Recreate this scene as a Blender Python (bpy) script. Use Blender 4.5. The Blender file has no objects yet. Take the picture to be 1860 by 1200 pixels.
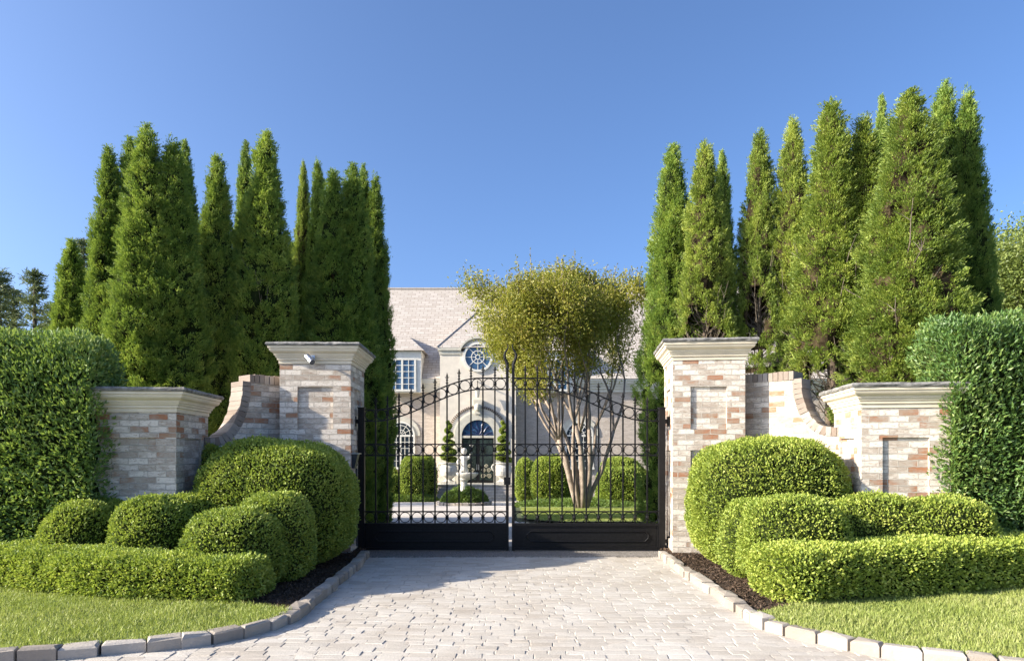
import bpy, math, random
import numpy as np
from mathutils import Vector, Matrix
R = math.radians
PI = math.pi
SC = bpy.context.scene
COL = SC.collection
random.seed(7)
F = 1240.0      # focal length in photograph pixels (1860 wide)
H0 = 825.0      # horizon row
EYE = 1.42
# ------------------------------------------------------------------ camera
cd = bpy.data.cameras.new('camera'); cam = bpy.data.objects.new('camera', cd); COL.objects.link(cam)
cam.location = (0, 0, EYE); cam.rotation_euler = (R(90), 0, 0)
cd.sensor_width = 36; cd.lens = 36 * F / 1860; cd.shift_y = (H0 - 600) / 1860
cd.clip_start = 0.1; cd.clip_end = 5000
SC.camera = cam
# ------------------------------------------------------------------ light
SUN_EL = R(24)
SUN_AZ = R(-103)          # clockwise from +Y: the sun stands to the left, a touch on the camera's side
wd = bpy.data.worlds.new('World'); SC.world = wd; wd.use_nodes = True
nt = wd.node_tree; bgn = nt.nodes['Background']
sk = nt.nodes.new('ShaderNodeTexSky'); sk.sky_type = 'NISHITA'; sk.sun_disc = False
sk.sun_elevation = SUN_EL; sk.sun_rotation = SUN_AZ
sk.altitude = 0; sk.air_density = 0.75; sk.dust_density = 3.2; sk.ozone_density = 6.0
nt.links.new(sk.outputs[0], bgn.inputs[0]); bgn.inputs[1].default_value = 0.125
sl = bpy.data.lights.new('sun', 'SUN'); sun = bpy.data.objects.new('sun', sl); COL.objects.link(sun)
sl.energy = 4.7; sl.angle = R(0.5); sl.color = (1.0, 0.89, 0.72)
sd = Vector((math.sin(SUN_AZ) * math.cos(SUN_EL), math.cos(SUN_AZ) * math.cos(SUN_EL), math.sin(SUN_EL)))
sun.rotation_euler = sd.to_track_quat('Z', 'Y').to_euler()
SC.view_settings.view_transform = 'Standard'; SC.view_settings.look = 'None'
SC.view_settings.exposure = 1.3; SC.view_settings.gamma = 1.0
SC.cycles.max_bounces = 6; SC.cycles.transparent_max_bounces = 4

# ------------------------------------------------------------------ helpers
def tag(o, label=None, cat=None, group=None, kind=None):
    if label: o['label'] = label
    if cat: o['category'] = cat
    if group: o['group'] = group
    if kind: o['kind'] = kind
    return o
def thing(name, label, cat, loc=(0, 0, 0), rz=0, group=None):
    o = bpy.data.objects.new(name, None); COL.objects.link(o)
    o.location = loc; o.rotation_euler = (0, 0, rz); o.empty_display_size = 0.1
    return tag(o, label, cat, group)
def link(name, me, parent=None, mats=()):
    o = bpy.data.objects.new(name, me); COL.objects.link(o)
    for m in mats: me.materials.append(m)
    if parent: o.parent = parent
    return o
def at(px, py, Y): return Vector(((px - 930) / F * Y, Y, EYE + (H0 - py) / F * Y))
def gz(Y):           # the ground falls gently towards the house
    return float(np.interp(Y, [11, 22, 36.5, 60], [0, -.36, -.95, -1.4]))

class MB:
    """collects shapes, builds them as ONE mesh"""
    def __init__(s): s.v = []; s.f = []; s.m = []; s.mi = 0
    def add(s, vs, fs):
        n = len(s.v); s.v += [tuple(p) for p in vs]; s.f += [tuple(i + n for i in f) for f in fs]; s.m += [s.mi] * len(fs)
    def box(s, x0, x1, y0, y1, z0, z1):
        s.add([(x0,y0,z0),(x1,y0,z0),(x1,y1,z0),(x0,y1,z0),(x0,y0,z1),(x1,y0,z1),(x1,y1,z1),(x0,y1,z1)],
              [(0,3,2,1),(4,5,6,7),(0,1,5,4),(1,2,6,5),(2,3,7,6),(3,0,4,7)])
    def bar(s, a, b, w, d=None):        # square bar from a to b
        a = Vector(a); b = Vector(b); d = d or w; t = (b - a).normalized()
        up = Vector((0, 1, 0)) if abs(t.y) < .9 else Vector((1, 0, 0))
        u = t.cross(up).normalized(); v = t.cross(u).normalized()
        P = []
        for p in (a, b):
            for i, j in ((-1,-1),(1,-1),(1,1),(-1,1)): P.append(p + u * i * w / 2 + v * j * d / 2)
        s.add(P, [(3,2,1,0),(4,5,6,7),(0,1,5,4),(1,2,6,5),(2,3,7,6),(3,0,4,7)])
    def tube(s, pts, rad, seg=6, closed=False):
        pts = [Vector(p) for p in pts]; n = len(pts)
        if not hasattr(rad, '__len__'): rad = [rad] * n
        P = []; u = None
        for i, p in enumerate(pts):
            a = pts[(i - 1) % n] if closed or i else p; b = pts[(i + 1) % n] if closed or i < n - 1 else p
            t = (b - a).normalized()
            if u is None:
                u = t.cross(Vector((0, 0, 1)) if abs(t.z) < .8 else Vector((1, 0, 0))).normalized()
            else:
                u = (u - t * u.dot(t)).normalized()
            w = t.cross(u)
            for k in range(seg):
                q = 2 * PI * k / seg; P.append(p + (u * math.cos(q) + w * math.sin(q)) * rad[i])
        fs = []
        for i in range(n if closed else n - 1):
            j = (i + 1) % n
            for k in range(seg):
                l = (k + 1) % seg; fs.append((i*seg+k, i*seg+l, j*seg+l, j*seg+k))
        if not closed:
            fs.append(tuple(range(seg))[::-1]); fs.append(tuple((n-1)*seg + k for k in range(seg)))
        s.add(P, fs)
    def lathe(s, prof, c=(0, 0, 0), seg=20):       # prof: (radius, z)
        P = []; fs = []; n = len(prof)
        for r_, z in prof:
            for k in range(seg):
                q = 2 * PI * k / seg; P.append((c[0] + r_ * math.cos(q), c[1] + r_ * math.sin(q), c[2] + z))
        for i in range(n - 1):
            for k in range(seg):
                l = (k + 1) % seg; fs.append((i*seg+k, i*seg+l, (i+1)*seg+l, (i+1)*seg+k))
        fs.append(tuple(range(seg))[::-1]); fs.append(tuple((n-1)*seg + k for k in range(seg)))
        s.add(P, fs)
    def prism(s, poly, y0, y1):         # poly in (x, z), extruded along y
        n = len(poly)
        P = [(x, y0, z) for x, z in poly] + [(x, y1, z) for x, z in poly]
        s.add(P, [tuple(range(n)), tuple(range(2*n-1, n-1, -1))] + [(i, n+i, n+(i+1) % n, (i+1) % n) for i in range(n)])
    def ring(s, cx, cz, r0, r1, y0, y1, a0=0, a1=2*PI, seg=32):  # flat ring / arch facing -y
        P = []; fs = []; full = abs(a1 - a0 - 2 * PI) < 1e-6; n = seg if full else seg + 1
        for i in range(n):
            q = a0 + (a1 - a0) * i / seg; c, d = math.cos(q), math.sin(q)
            P += [(cx+r0*c, y0, cz+r0*d), (cx+r1*c, y0, cz+r1*d), (cx+r1*c, y1, cz+r1*d), (cx+r0*c, y1, cz+r0*d)]
        for i in range(seg):
            a = 4 * i; b = 4 * ((i + 1) % n)
            for k in range(4): fs.append((a+k, a+(k+1) % 4, b+(k+1) % 4, b+k))
        if not full: fs += [(0,1,2,3), (4*(n-1)+3, 4*(n-1)+2, 4*(n-1)+1, 4*(n-1))]
        s.add(P, fs)
    def build(s, name, mats, parent=None, smooth=False, off=None, uoff=(0, 0)):
        if not isinstance(mats, (list, tuple)): mats = [mats]
        me = bpy.data.meshes.new(name)
        vs = s.v
        if off is not None: vs = [(x-off[0], y-off[1], z-off[2]) for x, y, z in vs]
        me.from_pydata(vs, [], s.f); me.update()
        for m in mats: me.materials.append(m)
        if len(mats) > 1: me.polygons.foreach_set('material_index', s.m)
        if smooth: me.polygons.foreach_set('use_smooth', [True] * len(me.polygons))
        import bmesh
        bm = bmesh.new(); bm.from_mesh(me); bmesh.ops.recalc_face_normals(bm, faces=bm.faces); bm.to_mesh(me); bm.free()
        uv = me.uv_layers.new(name='UVMap').data
        Z = Vector((0, 0, 1))
        for p in me.polygons:
            n = p.normal
            if abs(n.z) > .93: t, b = Vector((1, 0, 0)), Vector((0, 1, 0))
            else: t = Z.cross(n).normalized(); b = n.cross(t)
            for li in p.loop_indices:
                c = me.vertices[me.loops[li].vertex_index].co
                uv[li].uv = (c.dot(t) + uoff[0], c.dot(b) + uoff[1])
        o = link(name, me, parent)
        return o

# ------------------------------------------------------------------ noise on arrays
def _h(i, j, k, seed):
    n = (i.astype(np.int64) * 73856093) ^ (j.astype(np.int64) * 19349663) ^ (k.astype(np.int64) * 83492791) ^ (seed * 2654435)
    n = (n ^ (n >> 13)) * 1274126177 & 0x7fffffff
    n = (n ^ (n >> 15)) * 747796405 & 0x7fffffff
    return (n & 0xffff) / 65535.0
def vnoise(P, freq, seed=0):
    P = np.asarray(P, float) * freq + 1000.37; I = np.floor(P); f = P - I; f = f * f * (3 - 2 * f)
    i, j, k = I[:, 0], I[:, 1], I[:, 2]; r = 0
    for a in (0, 1):
        for b in (0, 1):
            for c in (0, 1):
                w = (f[:, 0] if a else 1 - f[:, 0]) * (f[:, 1] if b else 1 - f[:, 1]) * (f[:, 2] if c else 1 - f[:, 2])
                r = r + w * _h(i + a, j + b, k + c, seed)
    return r * 2 - 1
def unit(V): return V / np.maximum(np.linalg.norm(V, axis=1, keepdims=True), 1e-9)

def np_mesh(name, V, Q, T=None, mi=None, smooth=False):
    me = bpy.data.meshes.new(name)
    nq = len(Q); nt_ = 0 if T is None else len(T)
    me.vertices.add(len(V)); me.vertices.foreach_set('co', np.ascontiguousarray(V, np.float32).ravel())
    loops = np.asarray(Q, np.int32).ravel()
    if nt_: loops = np.concatenate([loops, np.asarray(T, np.int32).ravel()])
    me.loops.add(len(loops)); me.loops.foreach_set('vertex_index', loops)
    me.polygons.add(nq + nt_)
    st = np.arange(nq) * 4
    if nt_: st = np.concatenate([st, nq * 4 + np.arange(nt_) * 3])
    me.polygons.foreach_set('loop_start', st.astype(np.int32))
    if mi is not None: me.polygons.foreach_set('material_index', np.asarray(mi, np.int32))
    me.polygons.foreach_set('use_smooth', np.full(nq + nt_, smooth))
    me.update(calc_edges=True)
    return me
def leaves(P, D, L, W, rng, fold=.18):
    """rhombic leaves: base points P, directions D, lengths L, widths W"""
    n = len(P); D = unit(D); side = unit(np.cross(D, unit(rng.normal(size=(n, 3))))); nor = np.cross(D, side)
    L = np.broadcast_to(np.asarray(L, float), (n,))[:, None]; W = np.broadcast_to(np.asarray(W, float), (n,))[:, None]
    mid = P + D * L * .45 + nor * L * fold * .5
    V = np.stack([P, mid + side * W / 2, P + D * L, mid - side * W / 2], 1).reshape(-1, 3)
    return V, np.arange(n * 4).reshape(-1, 4)
def merge(parts):        # parts: (V, Q, material)
    Vs, Qs, M = [], [], []; o = 0
    for V, Q, m in parts:
        Vs.append(V); Qs.append(Q + o); M.append(np.full(len(Q), m)); o += len(V)
    return np.concatenate(Vs), np.concatenate(Qs), np.concatenate(M)
def grid_q(nu, nv, wrap=True):
    Q = []
    for i in range(nv - 1):
        for k in range(nu if wrap else nu - 1):
            l = (k + 1) % nu; Q.append((i*nu+k, i*nu+l, (i+1)*nu+l, (i+1)*nu+k))
    return np.array(Q)

# ------------------------------------------------------------------ materials
def newmat(name):
    m = bpy.data.materials.new(name); m.use_nodes = True; n = m.node_tree
    return m, n, n.nodes['Principled BSDF'], n.links.new
def N(n, t, **kw):
    o = n.nodes.new('ShaderNode' + t)
    for k, v in kw.items(): setattr(o, k, v)
    return o
def ramp(n, stops):
    r_ = N(n, 'ValToRGB'); e = r_.color_ramp.elements
    while len(e) < len(stops): e.new(.5)
    for q, (p, c) in zip(e, stops): q.position = p; q.color = (*c, 1)
    return r_
def noise(n, L, scale, detail=4, rough=.55, coord='Object', vec=None):
    t = N(n, 'TexNoise'); t.inputs['Scale'].default_value = scale; t.inputs['Detail'].default_value = detail; t.inputs['Roughness'].default_value = rough
    if vec is None:
        c = N(n, 'TexCoord'); vec = c.outputs[coord]
    L(vec, t.inputs['Vector']); return t
def mixc(n, L, fac, a, b, mode='MIX'):
    m = N(n, 'Mix', data_type='RGBA', blend_type=mode)
    if hasattr(fac, 'node'): L(fac, m.inputs[0])
    else: m.inputs[0].default_value = fac
    for s_, x in ((m.inputs[6], a), (m.inputs[7], b)):
        if hasattr(x, 'node'): L(x, s_)
        else: s_.default_value = (*x, 1)
    return m.outputs[2]
def math_(n, L, op, a, b=0.0, c=None):
    m = N(n, 'Math', operation=op)
    for s_, x in zip(m.inputs, (a, b) if c is None else (a, b, c)):
        if hasattr(x, 'node'): L(x, s_)
        else: s_.default_value = x
    return m.outputs[0]
def bump(n, L, b, h, strength=.4, dist=.01):
    k = N(n, 'Bump'); k.inputs['Strength'].default_value = strength; k.inputs['Distance'].default_value = dist
    L(h, k.inputs['Height']); L(k.outputs[0], b.inputs['Normal'])
def plain(name, col, rough=.6, var=.15, scale=8, metal=0, bmp=.0, spec=.4, col2=None):
    m, n, b, L = newmat(name); t = noise(n, L, scale, 6)
    c2 = col2 or tuple(x * (1 - var * 2) for x in col); c1 = tuple(min(1, x * (1 + var)) for x in col)
    r_ = ramp(n, [(.3, c2), (.7, c1)]); L(t.outputs[0], r_.inputs[0]); L(r_.outputs[0], b.inputs['Base Color'])
    b.inputs['Roughness'].default_value = rough; b.inputs['Metallic'].default_value = metal; b.inputs['Specular IOR Level'].default_value = spec
    if bmp:
        t2 = noise(n, L, scale * 6, 5); bump(n, L, b, t2.outputs[0], bmp, .01)
    return m
def foliage(name, c1, c2, c3=None, trans=.3, patch=1.2, gloss=.03, brown=None, clump=0):
    """each leaf its own tint, with larger patches of the other tint"""
    m, n, b, L = newmat(name); n.nodes.remove(b)
    g = N(n, 'NewGeometry'); t = noise(n, L, patch, 3)
    f = math_(n, L, 'ADD', math_(n, L, 'MULTIPLY', g.outputs['Random Per Island'], .6), math_(n, L, 'MULTIPLY', math_(n, L, 'SUBTRACT', t.outputs[0], .3), 1.0))
    if clump:
        tc = noise(n, L, clump, 2); f = math_(n, L, 'ADD', f, math_(n, L, 'MULTIPLY', math_(n, L, 'SUBTRACT', tc.outputs[0], .52), 1.7))  # clump tint: young and old growth, plus light-dark relief put into the colour
    r_ = ramp(n, [(.15, c1), (.55, c2), (.95, c3 or c2)]); L(f, r_.inputs[0]); col = r_.outputs[0]
    oi = N(n, 'ObjectInfo'); hs = N(n, 'HueSaturation'); L(col, hs.inputs['Color'])
    L(math_(n, L, 'MULTIPLY_ADD', oi.outputs['Random'], .3, .86), hs.inputs['Value'])
    L(math_(n, L, 'MULTIPLY_ADD', oi.outputs['Random'], -.016, .508), hs.inputs['Hue']); col = hs.outputs[0]
    if brown:
        tb = noise(n, L, 2.3, 3); rb = ramp(n, [(brown[0], (0,0,0)), (brown[0] + .1, (1,1,1))]); L(tb.outputs[0], rb.inputs[0])
        k = math_(n, L, 'MULTIPLY', rb.outputs[0], math_(n, L, 'GREATER_THAN', g.outputs['Random Per Island'], .35))
        col = mixc(n, L, k, col, brown[1])
    d = N(n, 'BsdfDiffuse'); tr = N(n, 'BsdfTranslucent'); gl = N(n, 'BsdfGlossy'); gl.inputs['Roughness'].default_value = .5
    L(col, d.inputs[0]); L(mixc(n, L, .5, col, (.25, .3, .03), 'MIX'), tr.inputs[0])
    m1 = N(n, 'MixShader'); m1.inputs[0].default_value = trans; L(d.outputs[0], m1.inputs[1]); L(tr.outputs[0], m1.inputs[2])
    m2 = N(n, 'MixShader'); m2.inputs[0].default_value = gloss; L(m1.outputs[0], m2.inputs[1]); L(gl.outputs[0], m2.inputs[2])
    L(m2.outputs[0], n.nodes['Material Output'].inputs[0]); return m

def brick_mat(name, grime=.75, wash=(.72, .66, .585), wash2=(.62, .565, .495), raw=(.46, .18, .08), dark=(.26, .16, .11), amt=.915, rows=(.22, .0745), off=(0, 0)):
    m, n, b, L = newmat(name)
    uv = N(n, 'UVMap'); mp = N(n, 'Mapping'); mp.inputs['Location'].default_value = (off[0], off[1], 0); L(uv.outputs[0], mp.inputs[0])
    wob = noise(n, L, 11, 4, vec=mp.outputs[0])
    va = N(n, 'VectorMath', operation='MULTIPLY_ADD'); L(wob.outputs['Color'], va.inputs[0]); va.inputs[1].default_value = (.026, .024, 0); L(mp.outputs[0], va.inputs[2])
    bt = N(n, 'TexBrick'); L(va.outputs[0], bt.inputs['Vector']); bt.offset = .5
    bt.inputs['Color1'].default_value = (0,0,0,1); bt.inputs['Color2'].default_value = (1,1,1,1); bt.inputs['Mortar'].default_value = (.5,.5,.5,1)
    bt.inputs['Scale'].default_value = 1; bt.inputs['Mortar Size'].default_value = .0055; bt.inputs['Mortar Smooth'].default_value = .3
    bt.inputs['Brick Width'].default_value = rows[0]; bt.inputs['Row Height'].default_value = rows[1]
    tint = bt.outputs['Color']
    mq = N(n, 'Mapping'); mq.inputs['Scale'].default_value = (.55, 1.5, 1); L(mp.outputs[0], mq.inputs[0])
    n1 = noise(n, L, 13, 8, .7, vec=mq.outputs[0]); n2 = noise(n, L, 2.2, 4, .6, vec=mp.outputs[0]); n3 = noise(n, L, 38, 6, .7, vec=mq.outputs[0])
    base = mixc(n, L, tint, wash, wash2)
    # grime and worn wash in blotches that follow single bricks
    e = math_(n, L, 'ADD', math_(n, L, 'MULTIPLY', tint, .40), math_(n, L, 'MULTIPLY', n1.outputs[0], .95))
    r1 = ramp(n, [(.58, (0,0,0)), (.80, (1,1,1))]); L(e, r1.inputs[0])
    base = mixc(n, L, math_(n, L, 'MULTIPLY', r1.outputs[0], grime), base, (.36, .30, .245))
    e2 = math_(n, L, 'ADD', math_(n, L, 'MULTIPLY', tint, .75), math_(n, L, 'ADD', math_(n, L, 'MULTIPLY', n2.outputs[0], .45), math_(n, L, 'MULTIPLY', n1.outputs[0], .12)))
    r2 = ramp(n, [(amt, (0,0,0)), (amt + .035, (1,1,1))]); L(e2, r2.inputs[0])
    rt = ramp(n, [(.38, (0,0,0)), (.58, (1,1,1))]); L(n2.outputs[0], rt.inputs[0])
    rawc = mixc(n, L, n3.outputs[0], mixc(n, L, rt.outputs[0], (.40, .27, .17), raw), dark)
    wm = ramp(n, [(.45, (1,1,1)), (.62, (.35,.35,.35))]); L(n1.outputs[0], wm.inputs[0])
    base = mixc(n, L, math_(n, L, 'MULTIPLY', r2.outputs[0], wm.outputs[0]), base, rawc)
    r3 = ramp(n, [(.54, (0,0,0)), (.62, (1,1,1))]); L(n3.outputs[0], r3.inputs[0])
    base = mixc(n, L, math_(n, L, 'MULTIPLY', r3.outputs[0], .8), base, (.30, .215, .16))
    mort = mixc(n, L, n1.outputs[0], (.30, .265, .225), (.68, .63, .56))
    base = mixc(n, L, bt.outputs['Fac'], base, mort)
    L(base, b.inputs['Base Color']); b.inputs['Roughness'].default_value = .9; b.inputs['Specular IOR Level'].default_value = .2
    hgt = math_(n, L, 'SUBTRACT', math_(n, L, 'ADD', math_(n, L, 'MULTIPLY', n3.outputs[0], .35), math_(n, L, 'MULTIPLY', tint, .3)), bt.outputs['Fac'])
    bump(n, L, b, hgt, 1.0, .018)
    return m
def shingle_mat(name):
    m, n, b, L = newmat(name); uv = N(n, 'UVMap')
    bt = N(n, 'TexBrick'); L(uv.outputs[0], bt.inputs['Vector']); bt.inputs['Scale'].default_value = 1
    bt.inputs['Color1'].default_value = (.37,.33,.29,1); bt.inputs['Color2'].default_value = (.48,.44,.40,1); bt.inputs['Mortar'].default_value = (.24,.21,.185,1)
    bt.inputs['Brick Width'].default_value = .45; bt.inputs['Row Height'].default_value = .22; bt.inputs['Mortar Size'].default_value = .016
    t = noise(n, L, 1.3, 5); c = mixc(n, L, math_(n, L, 'MULTIPLY', t.outputs[0], .4), bt.outputs[0], (.42, .37, .32))
    L(c, b.inputs['Base Color']); b.inputs['Roughness'].default_value = .85
    bump(n, L, b, math_(n, L, 'MULTIPLY', bt.outputs['Fac'], -1), .8, .03); return m
def stone_mat(name, c1, c2, c3, patch=1.0):
    m, n, b, L = newmat(name); g = N(n, 'NewGeometry')
    r_ = ramp(n, [(0, c1), (.5, c2), (1, c3)]); L(g.outputs['Random Per Island'], r_.inputs[0])
    t = noise(n, L, 22, 8, .7); t2 = noise(n, L, 1.5, 4)
    c = mixc(n, L, math_(n, L, 'MULTIPLY', t.outputs[0], .55), r_.outputs[0], tuple(x * .55 for x in c1))
    rr = ramp(n, [(.35, (1,1,1)), (.7, (.82,.79,.76))]); L(t2.outputs[0], rr.inputs[0])
    c = mixc(n, L, 1.0, c, rr.outputs[0], 'MULTIPLY')
    L(c, b.inputs['Base Color']); b.inputs['Roughness'].default_value = .8; b.inputs['Specular IOR Level'].default_value = .3
    t3 = noise(n, L, 60, 6, .6); bump(n, L, b, t3.outputs[0], .5, .008); return m

M_brick = brick_mat('whitewashed_brick', grime=.85)
M_brick2 = brick_mat('whitewashed_brick_house', grime=.3, wash=(.64,.56,.49), wash2=(.60,.52,.45), amt=1.0, rows=(.22, .075))
M_coping = stone_mat('coping_brick', (.25,.20,.165), (.38,.335,.295), (.50,.455,.41))
M_cream = plain('cream_cornice_paint', (.70,.62,.48), .6, .05, 5, bmp=.08)
M_blue = plain('bluestone_slab', (.24,.235,.225), .85, .3, 14, bmp=.5)
M_iron = plain('black_iron', (.008,.008,.009), .45, .3, 30, spec=.25, bmp=.05)
M_steel = plain('brushed_steel', (.55,.56,.58), .3, .1, 40, metal=.9)
M_box_dark = plain('dark_plastic', (.03,.035,.045), .35, .2, 20)
M_stucco = plain('grey_stucco', (.72,.65,.55), .9, .06, 3, bmp=.15)
M_trim = plain('white_trim', (.70,.68,.62), .5, .05, 6)
M_trimcream = plain('limestone_trim', (.56,.53,.45), .8, .08, 6, bmp=.2)
M_shingle = shingle_mat('cedar_shingle')
M_glass = plain('window_glass', (.035,.05,.075), .06, .2, 2, spec=.9)
M_glasssky = plain('sky_reflection_glass', (.045,.105,.20), .12, .1, 2, spec=.7)  # blue of the reflected sky painted into the pane colour
M_ironscroll = plain('pale_iron_scroll', (.45,.42,.32), .5, .1, 10)
M_bluescroll = plain('dark_blue_iron', (.02,.03,.10), .4, .1, 10)
M_cobble = stone_mat('granite_cobble', (.48,.44,.385), (.545,.51,.455), (.60,.57,.52))
M_kerb = stone_mat("granite_kerb", (.34,.30,.255), (.43,.39,.34), (.52,.48,.43))
M_sand = plain('joint_sand', (.48,.43,.37), .95, .3, 20, bmp=.4)
M_mulch = plain('bark_mulch', (.045,.028,.018), .95, .5, 40, bmp=1.0, col2=(.018,.011,.007))
M_chip = stone_mat('bark_chip', (.03,.018,.011), (.10,.065,.04), (.20,.14,.10))
M_soil = plain('meadow_ground', (.07,.09,.035), .95, .3, 2, bmp=.4)
M_lawn = plain('lawn_soil', (.15,.20,.05), .95, .25, 3, bmp=.3)
M_grass = foliage('grass_blades', (.22,.29,.06), (.34,.40,.10), (.48,.49,.20), trans=.35, patch=.9)
M_pave = plain('pale_paving', (.50,.46,.42), .85, .1, 1.5, bmp=.2)
M_pebble = plain('pebble_concrete', (.30,.28,.26), .9, .5, 70, bmp=1.0)
M_marble = plain('weathered_marble', (.56,.54,.49), .6, .12, 9, bmp=.2)
M_arb = foliage('arborvitae_sprays', (.11,.20,.035), (.24,.36,.06), (.42,.50,.10), trans=.38, patch=1.7, clump=6.5)
M_arbb = foliage('arborvitae_sprays_browning', (.13,.20,.035), (.27,.36,.06), (.44,.50,.10), trans=.38, patch=1.7, clump=6.5, brown=(.68, (.24,.17,.08)))
M_core = plain('inner_foliage_shade', (.026,.036,.012), 1, .3, 6, spec=0)  # inner mass coloured dark to stand in for shade in the foliage creases
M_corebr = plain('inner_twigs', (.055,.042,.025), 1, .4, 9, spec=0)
M_box = foliage('boxwood_leaves', (.17,.25,.04), (.34,.43,.07), (.52,.56,.13), trans=.36, patch=3.0)
M_priv = foliage('privet_leaves', (.08,.17,.04), (.16,.28,.06), (.38,.47,.12), trans=.36, gloss=.05, patch=2.0)
M_gcover = foliage('groundcover_leaves', (.08,.14,.025), (.16,.25,.05), (.26,.34,.09), trans=.35, patch=3.0)
M_myr = foliage('myrtle_leaves', (.22,.24,.03), (.38,.36,.055), (.52,.40,.09), trans=.4, patch=1.4)
M_decid = foliage('pale_green_leaves', (.10,.15,.035), (.17,.22,.05), (.23,.28,.08), trans=.35, patch=.7)
M_cedar = foliage('cedar_needles', (.11,.15,.075), (.20,.24,.11), (.30,.32,.16), trans=.15, patch=.8)
M_bark = plain('arborvitae_bark', (.13,.10,.075), .95, .35, 12, bmp=.8)
M_twig = plain('dry_twigs', (.20,.165,.125), .95, .35, 12)
M_myrbark = plain('smooth_myrtle_bark', (.27,.22,.175), .85, .3, 5, bmp=.8, col2=(.15,.12,.095))

# ------------------------------------------------------------------ setting
def sheet(name, mat, Y0, Y1, x0, x1, off, nx=2, ny=40, kind='structure'):
    ys = np.linspace(Y0, Y1, ny); V = []
    fx0 = x0 if callable(x0) else (lambda y: x0); fx1 = x1 if callable(x1) else (lambda y: x1)
    for y in ys:
        for i in range(nx): V.append((fx0(y) + (fx1(y) - fx0(y)) * i / (nx - 1), y, gz(y) + off))
    me = np_mesh(name, np.array(V), grid_q(nx, ny, False)); o = link(name, me, None, [mat]); tag(o, kind=kind); return o
ys = sorted(set(list(np.linspace(-60, 10, 8)) + [11, 14, 18, 22, 26, 30, 33, 36.5, 45, 60, 120, 400, 1500]))
xs = [-1500, -400, -100, -40, -15, 0, 15, 40, 100, 400, 1500]
V = [(x, y, gz(y) - .04) for y in ys for x in xs]
g = link('ground', np_mesh('ground', np.array(V), grid_q(len(xs), len(ys), False)), None, [M_soil]); tag(g, kind='structure')

KL = [(-9, 3.75), (-5.2, 4.2), (-3.75, 4.5), (-3.10, 4.72), (-2.31, 5.03), (-2.06, 5.27), (-1.86, 5.64), (-1.82, 5.9), (-1.85, 6.8), (-1.89, 8.5), (-1.98, 9.5)]
KR = [(9, 3.3), (5, 3.95), (3.28, 4.42), (2.65, 4.70), (2.48, 4.86), (2.26, 5.15), (2.08, 5.38), (1.98, 5.7), (2.01, 6.24), (2.0, 7.1), (1.98, 8.13), (2.03, 9.55)]
def smooth_poly(P, step=.05):
    P = np.array(P, float); d = np.r_[0, np.cumsum(np.hypot(*np.diff(P, axis=0).T))]; s = np.arange(0, d[-1], step)
    Q = np.c_[np.interp(s, d, P[:, 0]), np.interp(s, d, P[:, 1])]
    k = 9; ker = np.ones(k) / k
    Qp = np.pad(Q, ((k // 2, k // 2), (0, 0)), 'edge')
    return np.c_[np.convolve(Qp[:, 0], ker, 'valid'), np.convolve(Qp[:, 1], ker, 'valid')]
SL, SR = smooth_poly(KL), smooth_poly(KR)
def kx(S, y):
    o = np.argsort(S[:, 1]); return float(np.interp(y, S[o, 1], S[o, 0]))
def stone(mb, c, ang, lx, ly, z0, z1, bev=.012, j=.006, tz=.004):
    """a rough block: skirt, chamfer and slightly tilted top"""
    rnd = random.uniform; ca, sa = math.cos(ang), math.sin(ang)
    P = []
    cor = [(-1,-1),(1,-1),(1,1),(-1,1)]
    jit = [(rnd(-j, j), rnd(-j, j)) for _ in cor]
    for z, ins in ((z0, 0), (z1 - bev, 0), (z1, bev * 1.3)):
        for (a, b), (jx, jy) in zip(cor, jit):
            x = a * (lx / 2 - ins) + jx; y = b * (ly / 2 - ins) + jy
            zz = z + (rnd(-tz, tz) if z > z0 else 0)
            P.append((c[0] + x * ca - y * sa, c[1] + x * sa + y * ca, zz))
    P.append((c[0], c[1], z1 + rnd(.2, 1) * tz))
    fs = []
    for r_ in (0, 4):
        for k in range(4): fs.append((r_+k, r_+(k+1) % 4, r_+4+(k+1) % 4, r_+4+k))
    for k in range(4): fs.append((8 + k, 8 + (k+1) % 4, 12))
    mb.add(P, fs)
mb = MB(); y = 3.3; row = 0
while y < 9.42:
    pit = random.uniform(.088, .115)
    x0 = kx(SL, y) - .12 if y > 3.8 else -7; x1 = kx(SR, y) + .12 if y > 3.5 else 7
    x = x0 - random.random() * .2
    while x < x1:
        l = random.uniform(.12, .24)
        xc = x + l / 2; yc = y + pit / 2 + .05 * math.sin(xc * .8 + y * .7) + .02 * math.sin(xc * 2.3 + y)
        stone(mb, (xc, yc), .04 * math.cos(xc * .8 + y * .7) + random.uniform(-.05, .05), l - random.uniform(.000, .006), pit - random.uniform(.000, .006), -.05, random.uniform(-.003, .003), .004, .005, .0025)
        x += l
    y += pit; row += 1
d = mb.build('driveway', M_cobble); tag(d, kind='structure')
mb = MB(); mb.box(-7, 7, -20, 3.32, -.035, -.002); tag(mb.build('road', M_cobble), kind='structure')
mb = MB(); mb.box(-7, 7, 3.32, 9.5, -.036, -.0035); tag(mb.build('driveway_joints', M_sand), kind='structure')
mb = MB(); mb.box(-2.15, 2.22, 9.45, 10.5, -.03, .012); tag(mb.build('threshold', M_pebble), kind='structure')
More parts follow.
